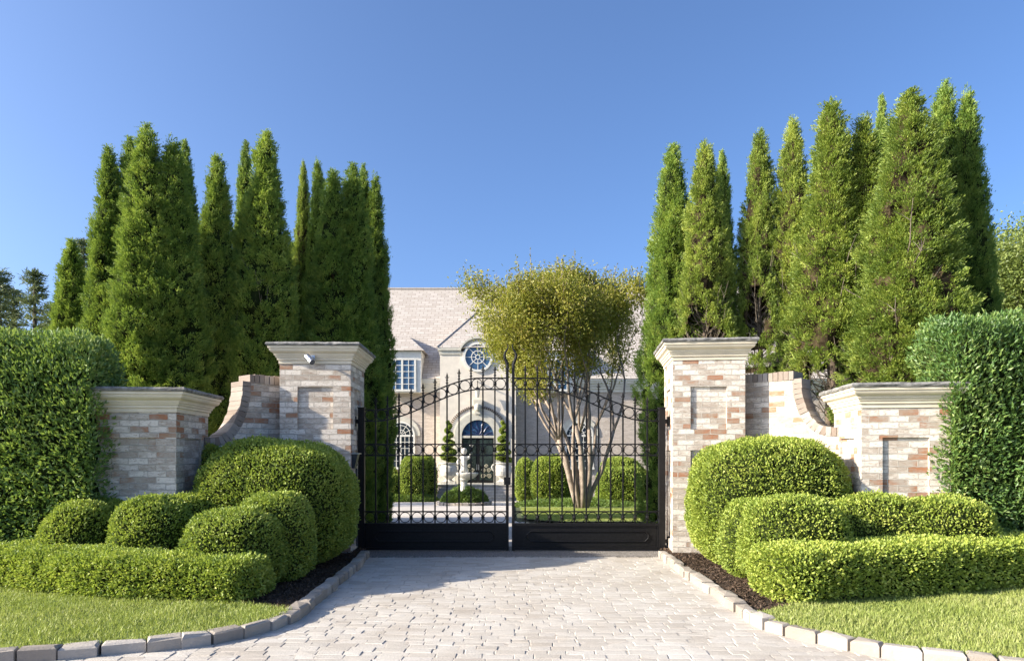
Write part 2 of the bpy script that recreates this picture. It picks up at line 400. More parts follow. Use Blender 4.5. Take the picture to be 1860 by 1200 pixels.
for S, sg in ((SL, -1), (SR, 1)):
    mb = MB(); dist = np.r_[0, np.cumsum(np.hypot(*np.diff(S, axis=0).T))]; s = 0
    while s < dist[-1] - .1:
        l = random.uniform(.17, .30); sm = s + l / 2
        p = np.array([np.interp(sm, dist, S[:, 0]), np.interp(sm, dist, S[:, 1])])
        q = np.array([np.interp(sm + .05, dist, S[:, 0]), np.interp(sm + .05, dist, S[:, 1])]) - np.array([np.interp(sm - .05, dist, S[:, 0]), np.interp(sm - .05, dist, S[:, 1])])
        a = math.atan2(q[1], q[0]); nrm = np.array([-q[1], q[0]]) / np.hypot(*q)
        if nrm[0] * sg < 0 and abs(nrm[0]) > .5 or nrm[1] < -.3: nrm = -nrm
        c = p + nrm * .06
        stone(mb, c, a, l - random.uniform(.006, .016), random.uniform(.105, .13), -.04, .092 + random.uniform(-.012, .012), .014, .012, .008)
        s += l
    tag(mb.build('kerb', M_kerb), kind='structure')
# planting beds and lawns either side
def ngon(name, pts, z, mat):
    mb = MB(); mb.add([(x, y, z) for x, y in pts], [tuple(range(len(pts)))]); o = mb.build(name, mat); tag(o, kind='structure'); return o
bl = [(x - .12, y + .05) for x, y in SL[::4]]
br = [(x + .12, y + .05) for x, y in SR[::4]]
ngon('mulch_bed', [p for p in bl if p[1] > 4.5] + [(-2.15, 10.9), (-12, 10.9), (-12, 4.6)], .052, M_mulch)
ngon('mulch_bed', [p for p in br if p[1] > 4.6] + [(2.2, 10.9), (12, 10.9), (12, 4.7)], .052, M_mulch)
LAWN_L = [(x - .04, y + .06) for x, y in SL[::3] if y < 5.95] + [(-2.05, 6.0), (-2.6, 6.25), (-3.8, 6.5), (-5.1, 6.95), (-9, 7.6)]
LAWN_R = [(x + .04, y + .06) for x, y in SR[::3] if y < 5.85] + [(2.3, 6.0), (2.8, 6.25), (3.6, 6.5), (5.2, 7.05), (9, 7.8)]
ngon('lawn', LAWN_L, .066, M_lawn); ngon('lawn', LAWN_R, .066, M_lawn)
def inside(P, poly):
    c = np.zeros(len(P), bool); n = len(poly)
    for i in range(n):
        x1, y1 = poly[i]; x2, y2 = poly[(i + 1) % n]
        if y1 == y2: continue
        k = ((y1 > P[:, 1]) != (y2 > P[:, 1])) & (P[:, 0] < (x2 - x1) * (P[:, 1] - y1) / (y2 - y1) + x1); c ^= k
    return c
rng = np.random.default_rng(3)
for poly, nm, xr in ((LAWN_L, 'grass on the left lawn', (-6.2, -1.9)), (LAWN_R, 'grass on the right lawn', (1.9, 6.2))):
    n = 110000; P = np.c_[rng.uniform(*xr, n), rng.uniform(3.9, 7.6, n), np.full(n, .063)]
    P = P[inside(P, poly)]; n = len(P)
    D = np.c_[rng.normal(0, .45, (n, 2)), np.ones(n)]
    L = rng.uniform(.025, .06, n) * (1 + .5 * vnoise(P, 3, 1))
    V, Q = leaves(P, D, L, .006, rng)
    o = link('grass', np_mesh('grass', V, Q), None, [M_grass]); tag(o, 'short sunlit ' + nm + ' between kerb and front hedge', 'grass', kind='stuff')
# bark chips on the mulch
for x0_, x1_, nm in ((-4.5, -1.9, 'left'), (1.9, 4.5, 'right')):
    n = 26000; P = np.c_[rng.uniform(x0_, x1_, n), rng.uniform(5.6, 10.6, n), np.full(n, .055)]
    kk = np.array([kx(SL if x0_ < 0 else SR, y) for y in P[:, 1]]); P = P[(P[:, 0] < kk - .13) if x0_ < 0 else (P[:, 0] > kk + .13)]; n = len(P)
    P = P[~inside(P, LAWN_L if x0_ < 0 else LAWN_R)]; n = len(P)
    V, Q = leaves(P, rng.normal(0, 1, (n, 3)) * [1, 1, .25] + [0, 0, .12], rng.uniform(.02, .055, n), rng.uniform(.008, .018, n), rng)
    tag(link('bark_chips', np_mesh('bark_chips', V, Q), None, [M_chip]), 'brown bark chips on the planting bed %s of the drive' % nm, 'mulch', kind='stuff')
# inner court
sheet('courtyard_paving', M_pave, 10.5, 35.8, lambda y: max(-1.95 - max(0, y - 13) * .55, -9), lambda y: 2.0 if y < 14.5 else (2.0 - (y - 14.5) * 1.3 if y < 16 else .05 + (max(0, y - 30)) * .5), .0)
sheet('inner_lawn', M_lawn, 15.8, 24, lambda y: .25 + 1.0 * max(0, (17.2 - y) / 1.4) ** 2, 12, .03)
sheet('side_path', M_pave, 30, 34, 0, 9, .006)
n = 60000; P = np.c_[rng.uniform(.2, 6, n), rng.uniform(15.9, 22.5, n), np.zeros(n)]
P = P[P[:, 0] > .3 + 1.0 * np.maximum(0, (17.2 - P[:, 1]) / 1.4) ** 2]; n = len(P)
P[:, 2] = [gz(y) + .03 for y in P[:, 1]]
V, Q = leaves(P, np.c_[rng.normal(0, .4, (n, 2)), np.ones(n)], rng.uniform(.03, .06, n), .012, rng)
tag(link('grass', np_mesh('grass', V, Q), None, [M_grass]), 'strip of green lawn around the multi-stemmed tree behind the gate', 'grass', kind='stuff')

# ------------------------------------------------------------------ gate piers
def recessed_faces(mb, w, d, z0, z1, recs, dep=.030):
    """four sides of a square pier, with sunk panels; recs: (u0,u1,za,zb)"""
    for side in range(4):
        us = sorted({0, w} | {u for r_ in recs for u in r_[:2]}); zs = sorted({z0, z1} | {z for r_ in recs for z in r_[2:]})
        def pt(u, z, k=0):
            x, y = u - w / 2, -w / 2 + k
            for _ in range(side): x, y = -y, x
            return (x, y, z)
        for i in range(len(us) - 1):
            for j in range(len(zs) - 1):
                uc = (us[i] + us[i+1]) / 2; zc = (zs[j] + zs[j+1]) / 2
                if any(r_[0] < uc < r_[1] and r_[2] < zc < r_[3] for r_ in recs): continue
                mb.add([pt(us[i], zs[j]), pt(us[i+1], zs[j]), pt(us[i+1], zs[j+1]), pt(us[i], zs[j+1])], [(0,1,2,3)])
        for u0, u1, a, b in recs:
            mb.add([pt(u0,a), pt(u1,a), pt(u1,b), pt(u0,b), pt(u0,a,dep), pt(u1,a,dep), pt(u1,b,dep), pt(u0,b,dep)],
                   [(4,5,6,7),(0,1,5,4),(1,2,6,5),(2,3,7,6),(3,0,4,7)])
def square_loft(mb, prof):     # prof: (half width, z)
    P = []
    for h, z in prof: P += [(-h,-h,z),(h,-h,z),(h,h,z),(-h,h,z)]
    n = len(prof); fs = [(3,2,1,0), tuple(4*(n-1)+k for k in range(4))]
    for i in range(n - 1):
        for k in range(4): fs.append((4*i+k, 4*i+(k+1) % 4, 4*i+4+(k+1) % 4, 4*i+4+k))
    mb.add(P, fs)
PIER = .98
def pier(label, corner, inner_sign, rot, hb, recs, uo):
    """corner = ground position of the front inner corner; rot turns the pier about z"""
    cx, cy = corner; w = PIER
    a = R(rot); ca, sa = math.cos(a), math.sin(a)
    ox, oy = (-w / 2 if inner_sign < 0 else w / 2), w / 2
    loc = (cx + ox * ca - oy * sa, cy + ox * sa + oy * ca, 0)
    t = thing('brick_gate_pier', label, 'gate pier', loc, a, 'whitewashed brick piers of the entrance')
    mb = MB(); recessed_faces(mb, w, w, -.1, hb, recs)
    mb.build('shaft', M_brick, t, uoff=uo)
    mb = MB(); h = w / 2
    square_loft(mb, [(h - .01, hb - .002), (h + .012, hb - .002), (h + .012, hb + .045), (h + .030, hb + .048), (h + .030, hb + .075), (h + .042, hb + .08), (h + .050, hb + .105),
                     (h + .062, hb + .11), (h + .062, hb + .125), (h + .075, hb + .14), (h + .10, hb + .155), (h + .112, hb + .175), (h + .112, hb + .195), (h + .128, hb + .20), (h + .128, hb + .232), (h - .02, hb + .234)])
    mb.build('cornice', M_cream, t)
    mb = MB(); n = 14; k0 = h + .155
    # rock-faced slab edge: ring of jittered points
    P = []
    for z, k in ((hb + .235, k0 - .01), (hb + .258, k0), (hb + .282, k0 - .015)):
        for s_ in range(4):
            for i in range(n):
                u = -k + 2 * k * i / n; j = random.uniform(-.006, .006)
                x, y = u, -k - j
                for _ in range(s_): x, y = -y, x
                P.append((x, y, z + random.uniform(-.003, .003)))
    m_ = 4 * n; fs = []
    for i in range(2):
        for q in range(m_): fs.append((i*m_+q, i*m_+(q+1) % m_, (i+1)*m_+(q+1) % m_, (i+1)*m_+q))
    fs += [tuple(range(m_))[::-1], tuple(2*m_+q for q in range(m_))]
    mb.add(P, fs); mb.build('cap_slab', M_blue, t)
    return t
tallrec = [(.245, .735, 1.77, 2.36), (.245, .735, .2, 1.48)]
lowrec = [(.235, .745, .3, 1.62)]
PTL = pier('tall whitewashed brick pier left of the gate with steel floodlight on it', (-2.245, 9.5), -1, 1.5, 2.68, tallrec, (0.07, 0))
PTR = pier('tall whitewashed brick pier right of the gate, its left face sunlit', (2.235, 9.5), 1, -6, 2.73, tallrec, (3.31, .3))
PLL = pier('low brick pier beside the left tall hedge with orange bricks in its panel', (-3.96, 8.05), -1, 3.5, 1.92, lowrec, (7.4, .1))
PLR = pier('low brick pier beside the right tall hedge', (4.12, 8.05), 1, -8, 1.97, lowrec, (11.9, .2))

# swooping wing walls
def wing(label, A, B, ztop, zlow, s0, s1, uo):
    """A = wall end at the tall pier, B = end at the low pier; flat high top until s0, hollow curve down to s1, then flat"""
    A = Vector((*A, 0)); B = Vector((*B, 0)); Ln = (B - A).length; t = (B - A).normalized(); a = math.atan2(t.y, t.x)
    root = thing('wing_wall', label, 'brick wall', A, a, 'swooping brick wing walls')
    def z(s):
        if s <= s0: return ztop
        if s >= s1: return zlow
        q = (s - s0) / (s1 - s0)          # hollow quarter curve: steep first, then flat
        return zlow + (ztop - zlow) * (1 - math.sqrt(max(0, 1 - (1 - q) ** 2.2)))*1.0
    ss = [0, s0 * .999] + [s0 + (s1 - s0) * (i / 22) ** 1.5 for i in range(23)] + [Ln]
    th = .15
    mb = MB(); P = []
    for s in ss: P += [(s, -th, -.1), (s, th, -.1), (s, th, z(s)), (s, -th, z(s))]
    fs = []
    for i in range(len(ss) - 1):
        for k in range(4): fs.append((4*i+k, 4*i+4+k, 4*i+4+(k+1) % 4, 4*i+(k+1) % 4))
    fs += [(0,1,2,3), tuple(4*(len(ss)-1)+k for k in (3,2,1,0))]
    mb.add(P, fs); mb.build('wall', M_brick, root, uoff=uo)
    # rowlock coping, brick by brick along the top line
    fine = [(s, z(s)) for s in np.linspace(0, s0, 30)] + [(s0 + (s1 - s0) * (i / 400) ** 1.8, 0) for i in range(1, 401)]
    fine = [(s, z(s)) for s, _ in fine] + [(s, zlow) for s in np.linspace(s1, Ln, 20)[1:]]
    Pp = np.array(fine); dd = np.r_[0, np.cumsum(np.hypot(*np.diff(Pp, axis=0).T))]
    mb = MB(); q = 0; bw = .072
    while q < dd[-1] - bw * .5:
        def g_(x): return np.array([np.interp(x, dd, Pp[:, 0]), np.interp(x, dd, Pp[:, 1])])
        p0, p1 = g_(q + .004), g_(q + bw - .004); tt = p1 - p0; tt /= np.hypot(*tt); nn = np.array([-tt[1], tt[0]])
        if nn[1] < 0 or (abs(nn[1]) < 1e-3 and nn[0] < 0): nn = -nn
        h = .10 + random.uniform(-.006, .006); dpt = th + .012 + random.uniform(-.006, .006)
        b0 = p0 - nn * .02; b1 = p1 - nn * .02; c1 = p1 + nn * h; c0 = p0 + nn * h
        if q > 0 and h * 0 == 0: pass
        P = [(b0[0], -dpt, b0[1]), (b1[0], -dpt, b1[1]), (c1[0], -dpt, c1[1]), (c0[0], -dpt, c0[1]),
             (b0[0], dpt, b0[1]), (b1[0], dpt, b1[1]), (c1[0], dpt, c1[1]), (c0[0], dpt, c0[1])]
        mb.add(P, [(0,1,2,3),(7,6,5,4),(0,4,5,1),(1,5,6,2),(2,6,7,3),(3,7,4,0)])
        q += bw
    mb.build('coping', M_coping, root)
    return root
wing('swooping brick wall in shade between the left piers', (-3.24, 10.0), (-4.28, 8.8), 2.42, 1.54, .72, 1.26, (1.3, .0))
wing('swooping brick wall with sunlit curve between the right piers', (3.30, 9.95), (4.60, 8.7), 2.45, 1.68, .86, 1.34, (5.3, .0))

# floodlight on the left pier
t = thing('floodlight', 'small silver cylindrical floodlight fixed to the left tall pier', 'floodlight', at(568, 655, 9.45))
mb = MB(); a = Vector((-.05, -.10, .05)); b = Vector((.045, -.17, -.045))
mb.tube([a, a + (b - a) * .05, b - (b - a) * .12, b], [.03, .042, .042, .046], 14); mb.build('housing', M_steel, t)
mb = MB(); mb.tube([b, b + (b - a) * .03], [.04, .038], 14); mb.build('lens', M_glass, t)
mb = MB(); mb.bar((0, -.12, 0), (0, -.0, .05), .022); mb.box(-.035, .035, -.02, .03, .0, .09); mb.build('bracket', M_steel, t)
# keypad box beside the gate
t = thing('entry_keypad', 'dark hooded box fixed to the left pier beside the gate hinge', 'entry keypad', at(642, 850, 9.62))
mb = MB(); mb.prism([(-.075, 0), (.03, 0), (.075, .20), (-.075, .20)], -.07, .05); mb.build('housing', M_box_dark, t)
mb = MB(); mb.box(-.09, .10, -.09, .06, .2, .213); mb.build('hood', M_steel, t)
mb = MB(); mb.tube([(.03, .06, .0), (.035, .07, -1.1)], .014, 8); mb.tube([(0.03, .03, .05), (.03, .09, .05)], .02, 8); mb.build('conduit', M_box_dark, t)

# ------------------------------------------------------------------ wrought iron gate
GY = 9.98; gs = GY / F
def gx(px): return (px - 930) * gs
def gzp(py): return EYE + (H0 - py) * gs
BAR = .021
def leaf(label, xh, xm, bars, sgn):
    """xh = pixel of hinge post, xm = pixel of meeting post, sgn +1 when the leaf runs to the right from its hinge"""
    loc = Vector((gx(xh), GY, 0))
    root = thing('iron_gate_leaf', label, 'gate', loc, 0, 'two leaves of the iron gate')
    def top(px, lower=0):
        q = (px - xh) * sgn; q = min(1, max(0, (q - 28) / (212 - 28))); q = q * q * (3 - 2 * q) * .85 + q * .15
        return gzp(744 + (686.5 - 744) * q) - lower * (gzp(686.5) - gzp(707))
    B = lambda mb, name, m=M_iron, p=root, sm=False: mb.build(name, m, p, sm, off=loc)
    mb = MB(); mb.box(gx(xh) - .045, gx(xh) + .045, GY - .045, GY + .045, .02, gzp(741)); mb.box(gx(xh) - .055, gx(xh) + .055, GY - .055, GY + .055, gzp(741), gzp(739.5)); hp = B(mb, 'hinge_post')
    for py in (765, 982):
        mb = MB(); x = gx(xh) - sgn * .10; mb.tube([(x, GY, gzp(py) - .07), (x, GY, gzp(py) + .07)], .024, 10)
        mb.box(min(x, gx(xh)), max(x, gx(xh)), GY - .012, GY + .012, gzp(py) - .03, gzp(py) + .03)
        mb.box(x - sgn * .1 if sgn > 0 else x, x if sgn > 0 else x + .1, GY - .02, GY + .02, gzp(py) - .02, gzp(py) + .02); B(mb, 'hinge')
    # meeting post with outward-curling fork tip
    mb = MB(); xc = gx(xm); mb.box(xc - .021, xc + .021, GY - .022, GY + .022, .02, gzp(668))
    pts = [(0, 669), (0, 662), (-2.0, 656), (-4.6, 650), (-5.2, 645), (-3.8, 640), (-.6, 635), (1.6, 631), (1.6, 628), (.2, 624.5)]
    mb.tube([(gx(xm + a * sgn), GY, gzp(b)) for a, b in pts], [.024, .024, .023, .021, .019, .016, .012, .009, .008, .004], 8); B(mb, 'meeting_post', sm=False)
    if sgn > 0:
        mb = MB(); mb.box(xc - .05, xc + .045, GY - .04, GY - .023, gzp(880), gzp(866)); mb.tube([(xc - .03, GY - .04, gzp(873)), (xc - .03, GY - .065, gzp(873)), (xc - .03, GY - .07, gzp(877))], .007, 6); B(mb, 'latch')
    for lo in (0, 1):
        mb = MB(); n = 40; P = []
        for i in range(n + 1):
            px = xh + (xm - xh) * i / n; P.append((gx(px), GY, top(px, lo)))
        for i in range(n): mb.bar(P[i], P[i+1], .016, .034)
        B(mb, 'rail')
    x0, x1 = sorted((gx(xh), gx(xm)))
    for py in (806.5, 826.8, 928.5):
        mb = MB(); mb.box(x0, x1, GY - .016, GY + .016, gzp(py) - .009, gzp(py) + .009); B(mb, 'rail')
    # bars with spear finials
    for px in bars:
        x = gx(px); mb = MB(); zt = top(px) + .012
        mb.box(x - BAR/2, x + BAR/2, GY - BAR/2, GY + BAR/2, gzp(949), zt + .02)
        for zc in (gzp(816.6), gzp(939), top(px) - .082):
            mb.lathe([(.012, -.030), (.022, -.018), (.026, 0), (.022, .018), (.012, .030)], (x, GY, zc), 8)
        br_ = B(mb, 'bar')
        mb = MB(); z0 = zt + .015
        mb.lathe([(.010, 0), (.020, .008), (.020, .016), (.011, .024), (.012, .05), (.019, .06), (.011, .068), (.010, .09), (.014, .10), (.015, .12), (.002, .165)], (x, GY, z0), 8)
        for s_ in (-1, 1): mb.tube([(x + s_ * .008, GY, z0 + .088), (x + s_ * .022, GY, z0 + .092), (x + s_ * .031, GY, z0 + .108)], [.007, .006, .002], 6)
        B(mb, 'finial', p=br_)
    # rings between the bars
    ed = [xh] + list(bars) + [xm]
    for i in range(len(ed) - 1):
        a, b = sorted((ed[i], ed[i+1]))
        if ed[i] == xh: a, b = (a + 5, b) if sgn > 0 else (a, b - 5)
        elif ed[i+1] == xm: a, b = (a, b - 2) if sgn > 0 else (a + 2, b)
        xc = (a + b) / 2
        for zc in (gzp(816.6), gzp(939), top(xc) - .082):
            rr = min((b - a) / 2 * gs - .010, .0745)
            mb = MB(); P = [(gx(xc) + rr * math.cos(q), GY, zc + rr * math.sin(q)) for q in np.linspace(0, 2 * PI, 25)[:-1]]
            mb.tube(P, .0065, 5, True); B(mb, 'ring')
    # solid kick panel with raised moulding
    za, zb = gzp(998), gzp(950)
    mb = MB(); mb.box(x0, x1, GY - .006, GY + .006, za, zb)
    for z_ in (za, zb - .035): mb.box(x0, x1, GY - .026, GY + .026, z_, z_ + .04)
    for xx in (x0 + .03, x1 - .07): mb.box(xx, xx + .035, GY - .022, GY + .022, za + .04, zb - .035)
    pn = B(mb, 'kick_panel')
    xa, xb = x0 + .20, x1 - .20; m0, m1 = za + .125, zb - .115; c = .05
    mb = MB(); P = [(xa, m0 + c), (xa + c, m0), (xb - c, m0), (xb, m0 + c), (xb, m1 - c), (xb - c, m1), (xa + c, m1), (xa, m1 - c)]
    mb.tube([(x, GY - .012, z) for x, z in P], .011, 6, True); B(mb, 'moulding', p=pn)
    return root
LB = [682.5, 703.8, 724.8, 746.8, 768.4, 790.2, 812, 833.8, 855.5, 877.2, 899]
RB = [954, 976.2, 998.6, 1021, 1043, 1065, 1087.2, 1109.3, 1131.5, 1153.5, 1175.6]
leaf('left leaf of the black iron gate, hung on the pier with the floodlight', 657, 921.5, LB, 1)
leaf('right leaf of the black iron gate, in front of the multi-stemmed tree', 1202, 932.3, RB[::-1], -1)

# ------------------------------------------------------------------ shrubs
def shape_fn(kind, pr):
    pass
def core_and_leaves(surf, area, seed, dens, ll, lw, depth=.05, up=.35, spread=.75):
    """surf(n, rng) -> points, outward normals; leaf positions in a thin shell"""
    rng = np.random.default_rng(seed)
    n = int(area * dens); P, Nn = surf(n, rng)
    P = P - Nn * rng.uniform(-.3, 1, (n, 1)) * depth + Nn * (rng.random((n, 1)) < .03) * rng.uniform(0, .04, (n, 1))
    D = Nn + rng.normal(0, spread, (n, 3)) + np.array([0, 0, up])
    return leaves(P, D, rng.uniform(.7, 1.2, n) * ll, lw * rng.uniform(.8, 1.2, n), rng)
def blob(rx, ry, h, e=2.6, seed=0, lump=.05, base=.40, tilt=0.0):
    """closed shrub form, returns radial position function"""
    def f(Vd):
        Vd = unit(Vd); zc = h * base
        rz = np.where(Vd[:, 2] > 0, h - zc, zc * 1.02)
        s_ = (np.abs(Vd[:, 0]) ** e + np.abs(Vd[:, 1]) ** e + np.abs(Vd[:, 2]) ** e) ** (-1 / e)
        P = Vd * s_[:, None] * np.c_[np.full(len(Vd), rx), np.full(len(Vd), ry), rz]
        k = 1 + lump * (vnoise(P, 1.7 / max(rx, .4), seed) + .5 * vnoise(P, 4.5 / max(rx, .4), seed + 5) + 1.1 * (np.abs(vnoise(P, 5.5, seed + 9)) - .3))
        P = P * k[:, None]; P[:, 2] += zc; return P
    return f
def shrub(name, label, cat, c, rx, ry, h, seed, mat, group, e=2.6, dens=5200, ll=.032, lw=.020, lump=.045, base=.40, rz=0, depth=.045):
    root = thing(name, label, cat, c, rz, group); f = blob(rx, ry, h, e, seed, lump, base)
    def surf(n, rng):
        Vd = rng.normal(size=(n, 3)) * np.array([rx, ry, h * .55]); P = f(Vd); eps = .02
        Nn = unit((P - np.array([0, 0, h * base])) / np.array([rx, ry, h * .5]) ** 1.6); return P, Nn
    area = 2 * PI * (rx + ry) / 2 * h + PI * rx * ry
    V, Q = core_and_leaves(surf, area, seed, dens, ll, lw, depth)
    nu, nv = 40, 24; th = np.linspace(-PI / 2 + .01, PI / 2 - .01, nv); ph = np.linspace(0, 2 * PI, nu, endpoint=False)
    G = np.array([(math.cos(a) * math.cos(b) * rx, math.cos(a) * math.sin(b) * ry, math.sin(a) * h * .55) for a in th for b in ph])
    C = f(G); C = (C - [0, 0, h * base]) * .945 + [0, 0, h * base]
    Vm, Qm, mi = merge([(C, grid_q(nu, nv), 1), (V, Q, 0)])
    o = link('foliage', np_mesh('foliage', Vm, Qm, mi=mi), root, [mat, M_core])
    mb = MB(); mb.tube([(0, 0, -.05), (.01, 0, h * .5)], [.03, .015], 6); mb.build('stem', M_bark, root)
    return root
BX = 'clipped boxwood mounds in the front beds'
def bx(label, px0, px1, ytop, Y, dep, seed, e=2.7, lump=.06, base=.4):
    X0, X1 = (px0 - 930) / F * Y, (px1 - 930) / F * Y; h = EYE + (H0 - ytop) / F * Y
    return shrub('boxwood', label, 'shrub', ((X0 + X1) / 2, Y, .05), (X1 - X0) / 2 - .01, dep, h - .07, seed, M_box, BX, e, lump=lump, base=base)
bx('largest boxwood mound left of the gate, partly shaded, below the tall left pier', 375, 641, 798, 8.62, .82, 11, 2.8, .04)
bx('dark boxwood peeping out behind the largest left mound beside the low pier', 348, 440, 812, 9.0, .32, 12)
bx('boxwood mound between the largest left mound and the nearest left mound', 432, 566, 893, 7.55, .42, 13, 3.0, .055)
bx('nearest round boxwood mound left of the drive, just behind the front hedge end', 343, 517, 919, 7.08, .47, 14, 2.7, .06)
bx('boxwood mound centred in front of the low left pier', 210, 345, 899, 7.45, .42, 15, 2.5, .06)
bx('boxwood mound behind and right of the one in front of the low left pier', 290, 397, 895, 7.95, .42, 16)
bx('leftmost boxwood mound, in front of the dark left hedge', 82, 214, 909, 7.6, .42, 17, 2.5, .06)
bx('small boxwood tuft half hidden behind the leftmost mound', 160, 252, 902, 8.05, .36, 18)
bx('largest boxwood mound right of the gate, fully sunlit, below the tall right pier', 1253, 1527, 792, 8.6, .76, 21, 2.9, .04)
bx('boxwood mound at the right kerb, tucked behind the nearest right mound', 1310, 1430, 905, 7.75, .42, 22, 3.0)
bx('nearest boxwood mound right of the drive, behind the front hedge end', 1346, 1531, 899, 7.2, .45, 23, 2.9, .05)
bx('boxwood mound in front of the low right pier', 1500, 1684, 897, 7.62, .46, 24, 2.6)
bx('rightmost boxwood mound, in front of the right tall hedge', 1622, 1803, 897, 7.5, .40, 25, 2.6)

def hedge(name, label, path, wid, h, seed, mat, dens, ll, lw, lump=.03, e=4.0, z0=.05, up=.35, depth=.05, spread=.75, group=None, h1=None):
    """clipped hedge swept along a path, round ends"""
    path = np.array(path, float); d = np.r_[0, np.cumsum(np.hypot(*np.diff(path, axis=0).T))]; Ln = d[-1]; w = wid / 2; h1 = h1 or h
    c0 = path.mean(0); root = thing(name, label, 'hedge', (c0[0], c0[1], z0), 0, group)
    def pos(s, a):
        sc = np.clip(s, 0, Ln); x = np.interp(sc, d, path[:, 0]); y = np.interp(sc, d, path[:, 1])
        x2 = np.interp(np.clip(sc + .1, 0, Ln), d, path[:, 0]) - np.interp(np.clip(sc - .1, 0, Ln), d, path[:, 0]); y2 = np.interp(np.clip(sc + .1, 0, Ln), d, path[:, 1]) - np.interp(np.clip(sc - .1, 0, Ln), d, path[:, 1])
        l = np.hypot(x2, y2); tx, ty = x2 / l, y2 / l; nx, ny = -ty, tx
        ov = (s - sc); g = np.clip(np.abs(ov) / w, 0, 1); k = np.clip(1 - g ** e, 1e-6, 1) ** (1 / e)     # end rounding
        ca, sa = np.cos(a), np.sin(a); rr = (np.abs(ca) ** e + np.abs(sa) ** e) ** (-1 / e)
        hh = h + (h1 - h) * sc / Ln
        u = ca * rr * w * k; v = sa * rr * hh / 2 * k
        P = np.c_[x + nx * u + tx * ov - c0[0], y + ny * u + ty * ov - c0[1], hh / 2 + v]
        kn, gn = k ** (e - 1), np.sign(ov) * g ** (e - 1)
        Nn = unit(np.c_[nx * ca * kn + tx * gn, ny * ca * kn + ty * gn, sa * kn])
        am = lump * (vnoise(P, 2.2, seed) + .7 * vnoise(P, 5, seed + 3) + 1.1 * (np.abs(vnoise(P, 6, seed + 4)) - .3))
        return P + Nn * am[:, None], Nn
    rng = np.random.default_rng(seed); area = (Ln + wid) * (wid + 2 * h) + 2 * wid * h; n = int(area * dens)
    s_ = rng.uniform(-w * .995, Ln + w * .995, n); per = wid + 2 * h
    ke = np.sqrt(rng.random(n)); eo = w * (1 - np.minimum(ke, .999) ** e) ** (1 / e); isend = rng.random(n) < 2 * wid * h / area; lf = rng.random(n) < .5
    s_ = np.where(isend, np.where(lf, -eo, Ln + eo), rng.uniform(-w * .93, Ln + w * .93, n))
    # even sampling round the section: two sides and the top
    pick = rng.uniform(0, per, n); a = np.where(pick < wid, np.arctan2(1, rng.uniform(-1, 1, n)), np.where(rng.random(n) < .5, 0, PI) )
    sd_ = rng.uniform(-.98, 1, n); a = np.where(pick < wid, a, np.where(a < 1, np.arctan2(sd_, 1), PI - np.arctan2(sd_, 1))); a = np.where(isend, rng.uniform(0, 2 * PI, n), a)
    P, Nn = pos(s_, a); P = P - Nn * rng.uniform(-.4, 1, (n, 1)) * depth
    V, Q = leaves(P, Nn + rng.normal(0, spread, (n, 3)) + [0, 0, up], rng.uniform(.7, 1.2, n) * ll, lw * rng.uniform(.8, 1.2, n), rng)
    nu = 36; kk_ = np.linspace(.0, 1, 12); oo_ = w * (1 - kk_ ** e) ** (1 / e); ss = np.r_[-oo_, np.linspace(0, Ln, 42)[1:-1], Ln + oo_[::-1]]; nv = len(ss); aa = np.linspace(0, 2 * PI, nu, endpoint=False)
    S_, A_ = np.repeat(ss, nu), np.tile(aa, nv); C, CN = pos(S_, A_); C = C - CN * (depth * 1.2 + .012)
    Vm, Qm, mi = merge([(C, grid_q(nu, nv), 1), (V, Q, 0)])
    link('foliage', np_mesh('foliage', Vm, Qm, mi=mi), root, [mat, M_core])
    return root
hedge('low_hedge', 'low clipped boxwood hedge curving along the left lawn', [(-8.5, 7.25), (-6.5, 7.3), (-5.1, 7.15), (-3.8, 6.72), (-2.72, 6.5)], .68, .42, 31, M_box, 5600, .034, .021, group='low hedges edging the lawns', h1=.40)
hedge('low_hedge', 'low clipped boxwood hedge along the right lawn', [(2.72, 6.5), (3.6, 6.75), (5.2, 7.2), (8.5, 7.3)], .72, .50, 32, M_box, 5600, .034, .021, group='low hedges edging the lawns')
hedge('tall_hedge', 'tall dark leafy hedge at the left edge covering the low pier side', [(-9.5, 8.05), (-5.14, 8.1)], .78, 2.74, 33, M_priv, 2300, .062, .024, .07, e=6, up=.7, depth=.11, group='tall broad-leaved hedges')
hedge('tall_hedge', 'tall leafy hedge at the right edge, its left end sunlit', [(5.35, 8.1), (9.5, 8.1)], .78, 2.95, 34, M_priv, 2300, .062, .024, .07, e=6, up=.7, depth=.11, group='tall broad-leaved hedges')

